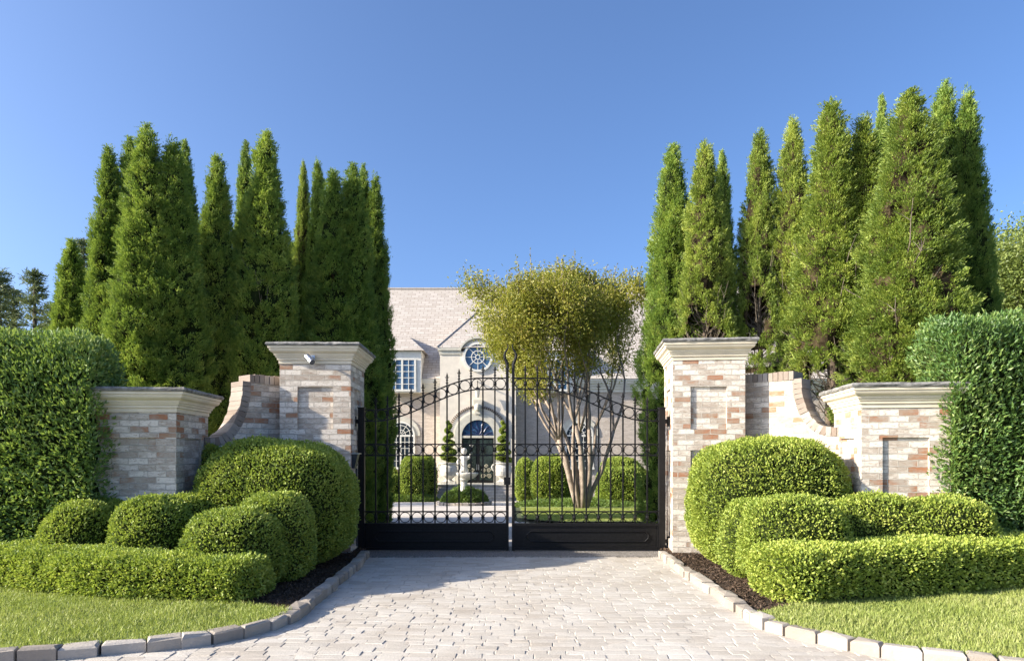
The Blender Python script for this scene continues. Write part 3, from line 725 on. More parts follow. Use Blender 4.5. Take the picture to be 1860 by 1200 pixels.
# ------------------------------------------------------------------ arborvitae
def arb_parts(seed, H, Rr, leaders, bare=0.0, ntuft=1500, gap=.0, wide=.3):
    """leaders: (dx, dy, top fraction, radius fraction); returns crown mesh and trunk mesh"""
    rng = np.random.default_rng(seed); parts = []
    def rad(t, rf):
        return Rr * rf * np.clip((1 - t) / .70, 0.0005, 1) ** .60 * np.clip(.84 + t * .6, 0, 1)
    def lumps(P, s2): return 1 + .10 * vnoise(P * [1, 1, .55], 2.2, s2) + .75 * np.minimum(np.abs(vnoise(P * [1, 1, .45], 4.4, s2 + 1)), .50) - .19 + .10 * vnoise(P * [1, 1, .6], 11, s2 + 2)
    def gone(P):
        t = P[:, 2] / H; g_ = vnoise(P, 1.5, seed + 20) * .5 + .5 + .3 * vnoise(P, 4, seed + 21)
        return (t < .72) & (g_ < (bare * np.clip((.66 - t) / .5, 0, 1) * 1.3 + gap * np.clip((.60 - t) * 5, 0, 1)))
    for li, (dx, dy, tf, rf) in enumerate(leaders):
        Ht = H * tf; cx = lambda z: dx * np.clip(z / (H * .45), 0, 1); cy = lambda z: dy * np.clip(z / (H * .45), 0, 1)
        n = int(ntuft * rf * tf * 1.15)
        t = rng.random(n * 2); keep = rng.random(n * 2) < (rad(t, 1) / Rr) * .9 + .12; t = t[keep][:n]; n = len(t)
        ph = rng.uniform(0, 2 * PI, n); z = t * Ht; r_ = rad(t, rf)
        P = np.c_[cx(z) + r_ * np.cos(ph), cy(z) + r_ * np.sin(ph), z]; k = lumps(P, seed + li)
        P[:, 0] = cx(z) + (P[:, 0] - cx(z)) * k; P[:, 1] = cy(z) + (P[:, 1] - cy(z)) * k
        ok = ~gone(P); 
        for lj, (ex, ey, tg, rg) in enumerate(leaders):
            if lj == li: continue
            fx = ex * np.clip(z / (H * .45), 0, 1); fy = ey * np.clip(z / (H * .45), 0, 1)
            ok &= np.hypot(P[:, 0] - fx, P[:, 1] - fy) > rad(np.clip(z / (H * tg), 0, 1), rg) * .6
        P, ph, z, t = P[ok], ph[ok], z[ok], t[ok]; n = len(P)
        out = np.c_[np.cos(ph), np.sin(ph), np.zeros(n)]
        nb = 50; B = np.repeat(P, nb, 0); O = np.repeat(out, nb, 0)
        # each tuft: a flat vertical fan of sprays leaning out and up
        sd_ = np.c_[-O[:, 1], O[:, 0], np.zeros(n * nb)]
        tw = np.repeat(rng.normal(0, .9, n), nb)[:, None]
        fan = unit(O * np.cos(tw) + sd_ * np.sin(tw))
        al = rng.uniform(-.55, 1.15, (n * nb, 1))
        ts = np.repeat(rng.uniform(.75, 1.35, n), nb)[:, None]
        rr = rng.uniform(0, .095, (n * nb, 1)) * ts
        dirv = fan * np.cos(al + .55) + np.array([0, 0, 1.0]) * np.sin(al + .55)
        # upright plumes: narrow at the foot, feathering out and up
        hh = rng.uniform(0, 1, (n * nb, 1)); side_ = sd_ * rng.normal(0, 1, (n * nb, 1)) * .040 * (1.15 - hh)
        lean_ = O * np.repeat(rng.uniform(.2, .75, n), nb)[:, None] + sd_ * np.repeat(rng.normal(0, .3, n), nb)[:, None]
        ax_ = unit(lean_ + np.array([0, 0, 1.0]))
        B = B + ax_ * hh * .135 * ts + side_ * ts + O * rng.normal(0, .022, (n * nb, 1)) * ts - O * .05
        D = ax_ * 1.1 + side_ * 14 + O * .35 + rng.normal(0, .30, (n * nb, 3))
        V, Q = leaves(B, D, rng.uniform(.026, .050, n * nb), rng.uniform(.010, .015, n * nb), rng, .1)
        parts.append((V, Q, 0))
        # opaque inner mass, broken where the foliage is gone
        nu, nv = 30, 70; tt = np.repeat(np.linspace(.0, .985, nv), nu); pp = np.tile(np.linspace(0, 2 * PI, nu, endpoint=False), nv)
        zc = tt * Ht; rc = rad(tt, rf) ; C = np.c_[cx(zc) + rc * np.cos(pp), cy(zc) + rc * np.sin(pp), zc]; kk = lumps(C, seed + li) * .80
        gm = gone(C); C[:, 0] = cx(zc) + (C[:, 0] - cx(zc)) * kk; C[:, 1] = cy(zc) + (C[:, 1] - cy(zc)) * kk
        Qc = grid_q(nu, nv); Qc = Qc[~gm[Qc].any(1)]
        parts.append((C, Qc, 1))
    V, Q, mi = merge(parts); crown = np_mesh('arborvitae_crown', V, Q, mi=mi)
    mb = MB()
    for dx, dy, tf, rf in leaders + ([(.18, -.1, .5, .3), (-.2, .05, .55, .3)] if bare else []):
        P = [(dx * min(1, q * 2.2) + random.uniform(-.02, .02), dy * min(1, q * 2.2), q * H * tf * .95) for q in np.linspace(0, 1, 9)]
        mb.tube([(x, y, z - .1 if z == 0 else z) for x, y, z in P], [(.085 * (1 - q) + .01) * (1 if bare == 0 else .8) for q in np.linspace(0, 1, 9)], 7)
    trunk = MB.build(mb, 'trunk', M_bark, None, True); tm = trunk.data; bpy.data.objects.remove(trunk)
    tw = None
    if bare:
        mb = MB(); nb = int(260 * bare)
        for _ in range(nb):
            z = random.uniform(.03, .62) * H; a = random.uniform(0, 2 * PI); l = random.uniform(.5, 1.0) * Rr * .95
            ld = random.choice(leaders); bx_, by_ = ld[0] * min(1, z / (H * .45)), ld[1] * min(1, z / (H * .45))
            rise = random.uniform(.5, 1.6) * l; p = [(bx_, by_, z)]
            for i in range(1, 5):
                q = i / 4; p.append((bx_ + math.cos(a) * l * q ** .7 + random.uniform(-.03, .03), by_ + math.sin(a) * l * q ** .7 + random.uniform(-.03, .03), z + rise * q ** 1.3))
            mb.tube(p, [.011, .009, .007, .005, .002], 4)
            for _k in range(4):
                q0 = random.randrange(1, 4); o_ = Vector(p[q0]); e_ = o_ + Vector((random.uniform(-.16, .16), random.uniform(-.16, .16), random.uniform(.02, .25)))
                mb.tube([o_, (o_ + e_) / 2 + Vector((random.uniform(-.03, .03),) * 3), e_], [.005, .0035, .0015], 3)
        two = mb.build('branches', M_twig, None); tw = two.data; bpy.data.objects.remove(two)
    return crown, tm, tw, H
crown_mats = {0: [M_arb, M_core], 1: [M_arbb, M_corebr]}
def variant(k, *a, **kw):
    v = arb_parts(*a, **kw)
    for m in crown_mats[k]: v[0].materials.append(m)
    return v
VA = variant(0, 101, 6.6, .62, [(0, 0, 1, 1)], ntuft=3000)
VB = variant(0, 102, 6.6, .60, [(-.17, 0, .97, .86), (.17, .05, 1, .9)], ntuft=3000)
VC = variant(1, 103, 6.6, .60, [(0, 0, 1, 1)], bare=.80, ntuft=3100, gap=.06)
VD = variant(1, 104, 6.6, .62, [(-.20, 0, 1, .85), (.2, -.05, .97, .85)], bare=.80, ntuft=3300, gap=.08)
VE = variant(0, 105, 6.6, .62, [(0, 0, 1, 1)], bare=.30, ntuft=3100)
VF = variant(1, 106, 6.6, .66, [(0, 0, 1, 1), (-.22, -.1, .72, .8)], bare=.28, ntuft=3100, gap=.03, wide=.35)
def arb(v, label, px, ytop, Y, wpx, rz=0, grp='tall arborvitae row'):
    crown, tm, tw, H = v; p = at(px, ytop, Y); z0 = gz(Y)
    root = thing('arborvitae', label, 'tree', (p.x, Y, z0), rz, grp)
    s_ = (1.24 if 'left' in grp else 1.2) * wpx / F * Y / (2 * .62 * 1.12); sz = (p.z - z0 - .10) / H; root.scale = (s_, s_, sz)
    o = bpy.data.objects.new('crown', crown); COL.objects.link(o); o.parent = root
    o = bpy.data.objects.new('trunk', tm); COL.objects.link(o); o.parent = root
    if tw: o = bpy.data.objects.new('branches', tw); COL.objects.link(o); o.parent = root
    return root
GL = 'tall arborvitae behind the left wall'; GR = 'tall arborvitae behind the right wall'
arb(VA, 'small conical arborvitae at far left, the shortest of its row', 130, 432, 12.2, 92, 1.0, GL)
arb(VB, 'double-tipped arborvitae, second from the left of the left row', 216, 247, 11.9, 104, 0.3, GL)
arb(VB, 'broad twin-tipped arborvitae, tallest of the left row, behind the low left pier', 292, 231, 11.0, 142, 3.3, GL)
arb(VA, 'slim dark arborvitae tucked behind the right side of the tallest left one', 336, 256, 12.2, 72, 2.0, GL)
arb(VE, 'arborvitae with lower pointed top in the middle dip of the left row', 394, 283, 11.7, 104, 1.2, GL)
arb(VA, 'slim arborvitae just left of the single sharp tip above the curved left wall', 446, 258, 12.9, 62, 4.0, GL)
arb(VE, 'single sharp-tipped tall arborvitae above the curved left wall', 482, 240, 12.0, 124, 2.2, GL)
arb(VC, 'slim arborvitae with bare lower stem, left of the pair over the tall left pier', 551, 294, 13.5, 52, .4, GL)
arb(VE, 'slim pointed arborvitae just behind the left side of the tall left pier', 578, 292, 13.3, 64, 5.2, GL)
arb(VB, 'full arborvitae with two small tips rising over the tall left pier', 624, 293, 12.6, 120, .5, GL)
arb(VB, 'arborvitae nearest the gate on the left, green down to the ground', 672, 300, 13.4, 76, 2.8, GL)
arb(VE, 'arborvitae nearest the gate on the right, green down to the ground', 1222, 262, 13.4, 116, 3.0, GR)
arb(VC, 'arborvitae with bare twiggy base right above the tall right pier', 1281, 259, 12.7, 122, 2.0, GR)
arb(VA, 'narrow dark arborvitae half hidden behind the one above the tall right pier', 1312, 275, 13.8, 64, .3, GR)
arb(VC, 'thin arborvitae with bare brown lower half, left of the gap in the right row', 1380, 237, 12.6, 104, 4.4, GR)
arb(VC, 'thin arborvitae with bare lower half above the curved right wall', 1440, 215, 12.4, 106, .8, GR)
arb(VD, 'two-topped arborvitae with open brown centre, left of the biggest right one', 1536, 187, 11.9, 170, .2, GR)
arb(VA, 'slim arborvitae whose tip shows behind and left of the biggest right one', 1602, 176, 13.2, 62, 1.1, GR)
arb(VF, 'biggest arborvitae of the right row, leaning foliage reaching the low pier', 1652, 167, 11.0, 190, .1, GR)
arb(VA, 'dark narrow arborvitae between the biggest and the tallest right ones', 1708, 166, 11.9, 100, 3.0, GR)
arb(VB, 'tallest arborvitae at the right end of the right row', 1738, 146, 11.5, 112, 2.5, GR)
# a second, deeper row seen only through the gaps
BG = 'deeper row of arborvitae seen through the gaps'
for px, yt, Y, w in ((250, 380, 15.5, 120), (350, 400, 15.2, 120), (440, 430, 15.6, 120), (530, 440, 15.4, 110), (600, 440, 15.8, 100)):
    arb(VE, 'shaded arborvitae of the deeper row behind the left trees', px, yt, Y, w, px, BG + ' at left')
for px, yt, Y, w in ((1262, 470, 16.5, 70), (1325, 560, 16.5, 70), (1420, 590, 16, 60), (1565, 430, 15.5, 90), (1640, 400, 15.2, 110), (1720, 420, 15.5, 100)):
    arb(VE, 'shaded arborvitae of the deeper row behind the right trees', px, yt, Y, w, px, BG + ' at right')

# ------------------------------------------------------------------ branching trees
def tree_skeleton(seed, stems, lean, H, split0, levels, spreadf, r0, up=.25, shrink=.72):
    """returns tube list and twig end points"""
    rnd = random.Random(seed); tubes, ends = [], []
    def grow(p, d_, L, r_, lev):
        n = 4; pts = [p.copy()]; rs = [r_]; q = p.copy(); dd = d_.copy()
        for i in range(n):
            dd = (dd + Vector((rnd.gauss(0, .10), rnd.gauss(0, .10), rnd.gauss(0, .05) + up * .12))).normalized()
            q = q + dd * L / n; pts.append(q.copy()); rs.append(r_ * (1 - .32 * (i + 1) / n))
        tubes.append((pts, rs, lev))
        if lev >= levels: ends.append((q.copy(), dd.copy())); return
        if lev >= levels - 4:
            for w in (pts[2], pts[3]): ends.append((w.copy(), dd.copy()))
        k = 3 if lev >= 1 and rnd.random() < .6 else 2
        for i in range(k):
            a = rnd.uniform(0, 2 * PI); e_ = Vector((math.cos(a), math.sin(a), rnd.uniform(-.1, .4)))
            nd = (dd + e_ * spreadf * rnd.uniform(.6, 1.2)).normalized()
            grow(q, nd, L * shrink * rnd.uniform(.8, 1.15), rs[-1] * (.78 if k == 2 else .66), lev + 1)
    for i in range(stems):
        a = 2 * PI * i / stems + rnd.uniform(-.3, .3); l = lean * rnd.uniform(.45, 1.15)
        grow(Vector((math.cos(a) * .12, math.sin(a) * .12, -.05)), Vector((math.cos(a) * l, math.sin(a) * l, 1)).normalized(), split0 * rnd.uniform(.85, 1.15), r0 * rnd.uniform(.75, 1.1), 0)
    return tubes, ends
def leafy(name, label, loc, sk_, mats, nleaf, ll, lw, sp, group=None, maxlev=9, trunk_name='trunk', cat='tree', scale=(1, 1, 1), droop=0, seed=1, clip=None, shoots=0, low=0):
    tubes, ends = sk_; root = thing(name, label, cat, loc, 0, group); root.scale = scale
    mb = MB()
    for pts, rs, lev in tubes:
        if lev <= maxlev: mb.tube(pts, rs, 8 if lev < 2 else (5 if lev < 4 else 3))
    SP = None
    if shoots:        # long whippy shoots standing out of the crown
        zq = sorted(e[0].z for e in ends)[int(len(ends) * .55)]; hi = [e for e in ends if e[0].z > zq]; SP = []
        for _ in range(shoots):
            p0, d0 = random.choice(hi); d1 = (d0 + Vector((random.gauss(0, .35), random.gauss(0, .35), 1.0))).normalized(); l = random.uniform(.4, 1.0)
            pts = [p0 + d1 * l * i / 4 + Vector((0, 0, .05 * i * i / 16)) for i in range(5)]; mb.tube(pts, [.012, .010, .008, .006, .003], 3)
            SP += [tuple(pts[0].lerp(pts[-1], random.random() * .95)) for _k in range(16)]
        SP = np.array(SP)
    mb.build(trunk_name, mats[0], root, True)
    rng = np.random.default_rng(seed); E = np.array([tuple(e[0]) for e in ends]); Dn = np.array([tuple(e[1]) for e in ends])
    hz_, be_ = np.histogram(E[:, 2], 14); wt = 1 / (hz_[np.clip(np.digitize(E[:, 2], be_) - 1, 0, 13)] + len(E) * .02); wt = np.where(E[:, 2] > be_[-1] * low, wt, 0); wt /= wt.sum()
    idx = rng.choice(len(E), nleaf, p=wt) if low else rng.integers(0, len(E), nleaf); P = E[idx] + rng.normal(0, sp, (nleaf, 3)) * [1, 1, .8] + Dn[idx] * rng.uniform(-.3, .3, (nleaf, 1)) * sp * 3
    if clip is not None: P = P[clip(P)]
    n = len(P); D = rng.normal(0, 1, (n, 3)) + [0, 0, .1 - droop]
    V, Q = leaves(P, D, rng.uniform(.7, 1.3, n) * ll, lw * rng.uniform(.7, 1.3, n), rng, .25)
    if SP is not None:
        V2, Q2 = leaves(SP, rng.normal(0, 1, (len(SP), 3)), rng.uniform(.7, 1.3, len(SP)) * ll, lw, rng, .25); Q = np.r_[Q, Q2 + len(V)]; V = np.r_[V, V2]
    link('crown', np_mesh('crown', V, Q), root, [mats[1]]); return root
# crape myrtle inside the gate, vase of smooth stems
sk_ = tree_skeleton(12, 10, .29, 8, 2.4, 6, .55, .10, up=.25, shrink=.68)
E_ = np.array([tuple(e[0]) for e in sk_[1]]); q0, q1 = np.percentile(E_[:, 0], [2, 98]); zt_ = np.percentile(E_[:, 2], 99.3)
px_m = 22 / F; TZ = (925 - 458) * px_m; kz = TZ / zt_; kx_ = (285 * px_m) / (q1 - q0); sh = ((-40 * px_m) - kx_ * (q0 + q1) / 2) / .6
def warp(v):
    f_ = min(1, max(0, v.z / (zt_ * .5)))
    z_ = v.z / zt_; z_ = z_ if z_ < .7 else .7 + .3 * math.tanh((z_ - .7) / .34)
    return Vector((v.x * (1 + (kx_ - 1) * f_) + sh * max(0, v.z / zt_) ** 2.6, v.y, z_ * zt_ * kz))
sk_ = ([([warp(v) for v in pts], rs, lev) for pts, rs, lev in sk_[0]], [(warp(e), d_) for e, d_ in sk_[1]])
p = at(1057, 925, 22)
leafy('multi_stemmed_tree', 'spreading golden-green tree with many smooth pale stems behind the right gate leaf', p, sk_, (M_myrbark, M_myr), 95000, .10, .045, .20, seed=4, shoots=260, low=.46)
# big pale tree at the far right
sk_ = tree_skeleton(5, 5, .5, 9, 3.0, 5, .62, .2, up=.2, shrink=.72)
E_ = np.array([tuple(e[0]) for e in sk_[1]]); a_, b_ = np.percentile(E_[:, 0], [2, 98]); c_ = np.percentile(E_[:, 2], 99)
w_ = lambda v: Vector(((v.x - (a_ + b_) / 2) * 11.5 / (b_ - a_), v.y * 1.2, v.z * 12.3 / c_))
sk_ = ([([w_(v) for v in pts], rs, lev) for pts, rs, lev in sk_[0]], [(w_(e), d_) for e, d_ in sk_[1]])
leafy('leafy_tree', 'pale green broad tree rising behind the right tall hedge', (23.0, 30, -.8), sk_, (M_bark, M_decid), 120000, .15, .08, .5, seed=6, scale=(1.0, 1.0, 1.0))
# dark conifers at the far left
def conifer(label, px, ytop, Y, w, seed, grp):
    rnd = random.Random(seed); rng = np.random.default_rng(seed); pt = at(px, ytop, Y); z0 = gz(Y); H = pt.z - z0
    root = thing('dark_conifer', label, 'tree', (pt.x, Y, z0), 0, grp)
    mb = MB(); mb.tube([(0, 0, -.1), (.05, 0, H * .5), (0, 0, H)], [.2, .12, .015], 7); B = []; W_ = w / F * Y / 2
    z = H * .12
    while z < H * .985:
        q = 1 - z / H
        for _ in range(5):
            a = rnd.uniform(0, 2 * PI); l = W_ * (q ** .75) * rnd.uniform(.6, 1.2) + .08; m = 6
            p_ = [(math.cos(a) * l * i / m, math.sin(a) * l * i / m, z + l * .28 * (i / m) ** 1.4 - .06 * l * math.sin(PI * i / m)) for i in range(m + 1)]
            mb.tube(p_, [.03 * (1 - i / (m + 1)) * (q + .3) for i in range(m + 1)], 4); B += [(p_[i], a) for i in range(1, m + 1)] 
        z += .22 + .24 * q
    mb.build('trunk', M_bark, root)
    E = np.array([b[0] for b in B]); A = np.array([b[1] for b in B]); n = len(E) * 10; ix = rng.integers(0, len(E), n)
    P = E[ix] + rng.normal(0, .1, (n, 3)) * [1, 1, .45]; D = np.c_[np.cos(A[ix]), np.sin(A[ix]), np.full(n, .35)] + rng.normal(0, .55, (n, 3))
    V, Q = leaves(P, D, rng.uniform(.10, .24, n), .035, rng); link('crown', np_mesh('crown', V, Q), root, [M_cedar])
G3 = 'dark conifers beyond the left hedge'
conifer('dark feathery conifer with clear pointed top, beyond the left hedge', 62, 486, 24, 110, 1, G3)
conifer('dark conifer cut off by the left edge of the picture', -2, 484, 25, 60, 2, G3)
conifer('lower dark conifer between the left edge and the pointed feathery one', 24, 520, 26, 90, 3, G3)
conifer('open-branched dark conifer peeping out behind the shortest arborvitae', 152, 432, 25, 100, 4, G3)
conifer('low bushy dark conifer left of the shortest arborvitae', 100, 545, 23, 90, 5, G3)

# ------------------------------------------------------------------ the house
HY = 36.5; hs = HY / F
def hx(px, Y=HY): return (px - 930) / F * Y
def hz(py, Y=HY): return EYE + (H0 - py) / F * Y
HL = Vector((hx(868), HY, -.95))
house = thing('mansion', 'large pale brick and stucco house with tall shingled roof behind the gate', 'house', HL)
def HB(mb, name, m, p=house, sm=False, uo=(0, 0)): return mb.build(name, m, p, sm, off=HL, uoff=uo)
XL, XR = hx(520), hx(1580); ZE = hz(712)
mb = MB(); mb.box(XL, XR, HY, HY + 10, -1.4, ZE); HB(mb, 'brick_wall', M_brick2)
mb = MB(); z = ZE
for i, (a, b) in enumerate(((.10, .16), (.2, .14), (.3, .14), (.42, .12), (.5, .1))):
    mb.box(XL - a, XR + a, HY - a, HY + 10 + a, z, z + b); z += b
HB(mb, 'cornice', M_trim); ZC = z
RY = 42.0; ZR = hz(525, RY); e0 = HY - .55
def roofz(Y): return ZC + (ZR - ZC) * (Y - e0) / (RY - e0)
def roofy(Z): return e0 + (RY - e0) * (Z - ZC) / (ZR - ZC)
mb = MB(); hp_ = 3.5
mb.add([(XL - .5, e0, ZC), (XR + .5, e0, ZC), (XR + .5, HY + 10.5, ZC), (XL - .5, HY + 10.5, ZC), (XL + hp_, RY, ZR), (XR - hp_, RY, ZR)],
       [(0,1,5,4),(1,2,5),(2,3,4,5),(3,0,4),(3,2,1,0)])
rf = HB(mb, 'roof', M_shingle)
mb = MB(); mb.tube([(XL + hp_, RY, ZR), (XR - hp_, RY, ZR)], .10, 6); HB(mb, 'ridge_cap', M_shingle, rf)
# central bay in stucco
BY = 35.7; BX0, BX1 = hx(799, BY), hx(937, BY); BC = (BX0 + BX1) / 2; ZB = hz(633, BY)
mb = MB(); mb.box(BX0, BX1, BY, HY - .003, -1.4, ZC); mb.box(BX0, BX1, BY, roofy(ZB), ZC, ZB)
rg = .95; zc = hz(648, BY)
mb.prism([(BC + rg * math.cos(q), zc + rg * math.sin(q)) for q in np.linspace(.32, PI - .32, 25)] + [(BC - rg * .93, ZB - .002), (BC + rg * .93, ZB - .002)], BY - .004, BY + 2.2)
bay = HB(mb, 'stucco_bay', M_stucco)
mb = MB(); mb.ring(BC, zc, rg, rg + .09, BY - .14, BY + 2.4, .33, PI - .33, 24); HB(mb, 'arched_hood', M_trimcream, bay)
mb = MB()
for a0, a1 in ((BX0 - .1, BC - rg * .92), (BC + rg * .92, BX1 + .1)):
    mb = MB(); mb.box(a0, a1, BY - .12, BY + .3, ZB - .10, ZB + .05); mb.box(a0 + .06, a1 - .0, BY - .05, BY + .2, ZB - .3, ZB - .10)
    HB(mb, 'eave_moulding', M_trimcream, bay)
AY = 38.4; ZA = hz(562, AY); AX = BC
mb = MB(); o_ = .14
def mini_hip(mb, x0, x1, yf, ze, ax, ay, za):
    yb = roofy(za); ye = roofy(ze)
    mb.add([(x0, yf, ze), (x1, yf, ze), (x1, ye + .3, ze), (x0, ye + .3, ze), (ax, ay, za), (ax, yb + .3, za)],
           [(0,1,4), (1,2,5,4), (3,0,4,5), (0,3,2,1)])
mini_hip(mb, BX0 - o_, BX1 + o_, BY - .13, ZB + .055, AX, AY, ZA); HB(mb, 'bay_roof', M_shingle)
mb = MB(); mb.tube([(BX0 - o_, BY - .13, ZB + .06), (AX, AY, ZA)], .05, 5); mb.tube([(BX1 + o_, BY - .13, ZB + .06), (AX, AY, ZA)], .05, 5); HB(mb, 'hip_cap', M_shingle)
# dormers
def dormer(pc, half):
    y0 = HY - .62; x0, x1 = hx(pc - half), hx(pc + half); ze = hz(640); zb = hz(714)
    mb = MB(); mb.box(x0, x1, y0, roofy(ze) + .2, zb, ze); dm = HB(mb, 'dormer', M_trim)
    mb = MB(); mini_hip(mb, x0 - .16, x1 + .16, y0 - .2, ze + .004, (x0 + x1) / 2, y0 + 1.2, hz(603, y0 + 1.2)); HB(mb, 'dormer_roof', M_shingle, dm)
    wx0, wx1, wz0, wz1 = x0 + .5, x1 - .32, zb + .1, hz(655)
    mb = MB(); mb.box(wx0, wx1, y0 - .02, y0 - .003, wz0, wz1); HB(mb, 'window_glass', M_glasssky, dm)
    mb = MB()
    for i in range(5):
        x = wx0 + (wx1 - wx0) * i / 4; w = .05 if i in (0, 2, 4) else .018; mb.box(x - w, x + w, y0 - .055, y0 - .022, wz0, wz1)
    for i in range(6):
        z = wz0 + (wz1 - wz0) * i / 5; w = .05 if i in (0, 5) else .016; mb.box(wx0 - .05, wx1 + .05, y0 - .060, y0 - .057, z - w, z + w)
    HB(mb, 'window_frame', M_trim, dm)
dormer(731, 37); dormer(1003, 37)
# round window
zc = hz(648.5, BY); rw = .66
mb = MB(); mb.ring(BC, zc, 0.001, rw, BY - .02, BY - .006); pn = HB(mb, 'round_window', M_glasssky)
mb = MB(); mb.ring(BC, zc, rw, rw + .12, BY - .09, BY - .005); mb.ring(BC, zc, rw * .47, rw * .47 + .045, BY - .05, BY - .022); mb.ring(BC, zc, rw * .14, rw * .14 + .04, BY - .05, BY - .022)
for k in range(8):
    q = k * PI / 4; c, s_ = math.cos(q), math.sin(q)
    mb.bar((BC + c * rw * .2, BY - .034, zc + s_ * rw * .2), (BC + c * rw, BY - .034, zc + s_ * rw), .035, .018)
HB(mb, 'muntins', M_trim, pn)
# arched ground floor windows
def arch_window(pc):
    w = 23 * hs; xc = hx(pc); zs = hz(791); zb = hz(848)
    mb = MB(); mb.prism([(xc - w, zb), (xc + w, zb), (xc + w, zs)] + [(xc + w * math.cos(q), zs + w * math.sin(q)) for q in np.linspace(0, PI, 20)[1:-1]] + [(xc - w, zs)], HY - .03, HY - .004)
    wi = HB(mb, 'arched_window', M_glass)
    mb = MB()
    mb.ring(xc, zs, w, w + .09, HY - .09, HY - .005, 0, PI, 20); mb.box(xc - w - .09, xc - w, HY - .09, HY - .005, zb, zs); mb.box(xc + w, xc + w + .09, HY - .09, HY - .005, zb, zs)
    mb.box(xc - w - .12, xc + w + .12, HY - .16, HY - .005, zb - .12, zb)
    mb.box(xc - w, xc + w, HY - .085, HY - .032, zs - .05, zs + .05)
    for k in (.36, .72): mb.ring(xc, zs + .05, w * k, w * k + .03, HY - .06, HY - .033, 0, PI, 16)
    for k in range(1, 6):
        q = PI * k / 6; mb.bar((xc + math.cos(q) * w * .1, HY - .047, zs + .05 + math.sin(q) * w * .1), (xc + math.cos(q) * w, HY - .047, zs + math.sin(q) * w), .028, .02)
    for k in range(1, 6): x = xc - w + 2 * w * k / 6; wd_ = .04 if k == 3 else .014; mb.box(x - wd_, x + wd_, HY - .07, HY - .033, zb, zs - .05)
    for k in range(1, 5): z = zb + (zs - zb) * k / 5; mb.box(xc - w, xc + w, HY - .078, HY - .072, z - .014, z + .014)
    HB(mb, 'window_frame', M_trim, wi)
    mb = MB(); mb.ring(xc, zs, w + .09, w + .36, HY - .05, HY - .006, 0, PI, 20); HB(mb, 'brick_arch', M_trimcream, wi)
arch_window(728); arch_window(1052)
# entrance
DY = BY; ds = DY / F; dx = BC; zs = hz(795, DY); zt = hz(877, DY); w = 29 * ds
mb = MB(); mb.box(dx - w, dx + w, DY - .03, DY - .005, zt, zs); door = HB(mb, 'front_door', M_iron)
for sg in (-1, 1):
    x0, x1 = sorted((dx + sg * .10, dx + sg * (w - .06)))
    mb = MB(); mb.box(x0, x1, DY - .045, DY - .033, zt + .16, zs - .07); HB(mb, 'pane', plain('door_glass', (.03,.045,.04), .15, .4, 3, spec=.8), door)
    mb = MB(); xm_ = (x0 + x1) / 2; zb = zt + .55
    for cx_, cz_, rr, s1 in ((xm_ - .16, zb - .18, .13, 1), (xm_ + .16, zb - .18, .13, -1), (xm_ - .14, zb + .12, .12, -1), (xm_ + .14, zb + .12, .12, 1), (xm_, zb + .34, .1, 1)):
        mb.tube([(cx_ + s1 * rr * (1 - i / 22) * math.cos(i * .62), DY - .06, cz_ + rr * (1 - i / 22) * math.sin(i * .62)) for i in range(20)], .017, 5)
    HB(mb, 'iron_scroll', M_ironscroll, door)
    mb = MB(); mb.bar((dx + sg * .05, DY - .10, hz(853, DY)), (dx + sg * .05, DY - .10, hz(843, DY)), .03); HB(mb, 'handle', M_steel, door)
mb = MB(); r_ = w; mb.prism([(dx + r_ * math.cos(q), zs + .10 + r_ * 1.02 * math.sin(q)) for q in np.linspace(0, PI, 24)], DY - .03, DY - .005); fl = HB(mb, 'fanlight', M_glasssky)
mb = MB()
for k in range(7):
    q = .15 + k * (PI - .3) / 6; c, s_ = math.cos(q), math.sin(q)
    mb.tube([(dx + c * r_ * u + .07 * math.sin(u * 6) * s_, DY - .05, zs + .12 + s_ * r_ * u - .07 * math.sin(u * 6) * c) for u in np.linspace(.08, .86, 9)], [.02, .022, .025, .028, .03, .034, .03, .025, .02], 5)
    mb.tube([(dx + c * r_ * .86 + .075 * math.cos(a), DY - .05, zs + .12 + s_ * r_ * .86 + .075 * math.sin(a)) for a in np.linspace(0, 5.5, 9)], .02, 4)
HB(mb, 'fan_scroll', M_bluescroll, fl)
mb = MB(); mb.box(dx - w - .02, dx + w + .02, DY - .10, DY - .006, zs, zs + .12); mb.ring(dx, zs + .1, w, w + .38, DY - .12, DY - .006, 0, PI, 30)
for sg in (-1, 1): a, b = sorted((dx + sg * w, dx + sg * (w + .38))); mb.box(a, b, DY - .12, DY - .006, zt, zs + .1)
HB(mb, 'door_surround', M_trimcream)
mb = MB(); ro = w + .62
for k in range(46):
    q = .02 + k * (PI - .04) / 45
    if abs(q - PI / 2) < .12: continue
    c, s_ = math.cos(q), math.sin(q); mb.bar((dx + c * ro, DY - .05, zs + .1 + s_ * ro), (dx + c * (ro + .14), DY - .05, zs + .1 + s_ * (ro + .14)), .055, .09)
HB(mb, 'dentils', plain('brown_dentils', (.22,.17,.13), .9, .1, 5))
mb = MB(); mb.ring(dx, zs + .1, w + .38, ro, DY - .06, DY - .006, 0, PI, 30); HB(mb, 'arch_band', M_stucco)
mb = MB(); kz = zs + .1 + w + .3; mb.prism([(dx - .14, kz), (dx + .14, kz), (dx + .24, kz + .75), (dx - .24, kz + .75)], DY - .22, DY - .007)
mb.lathe([(.02, -.22), (.12, -.15), (.17, 0), (.13, .14), (.02, .2)], (dx, DY - .24, kz + .35), 12); HB(mb, 'keystone', M_trimcream, None or house)
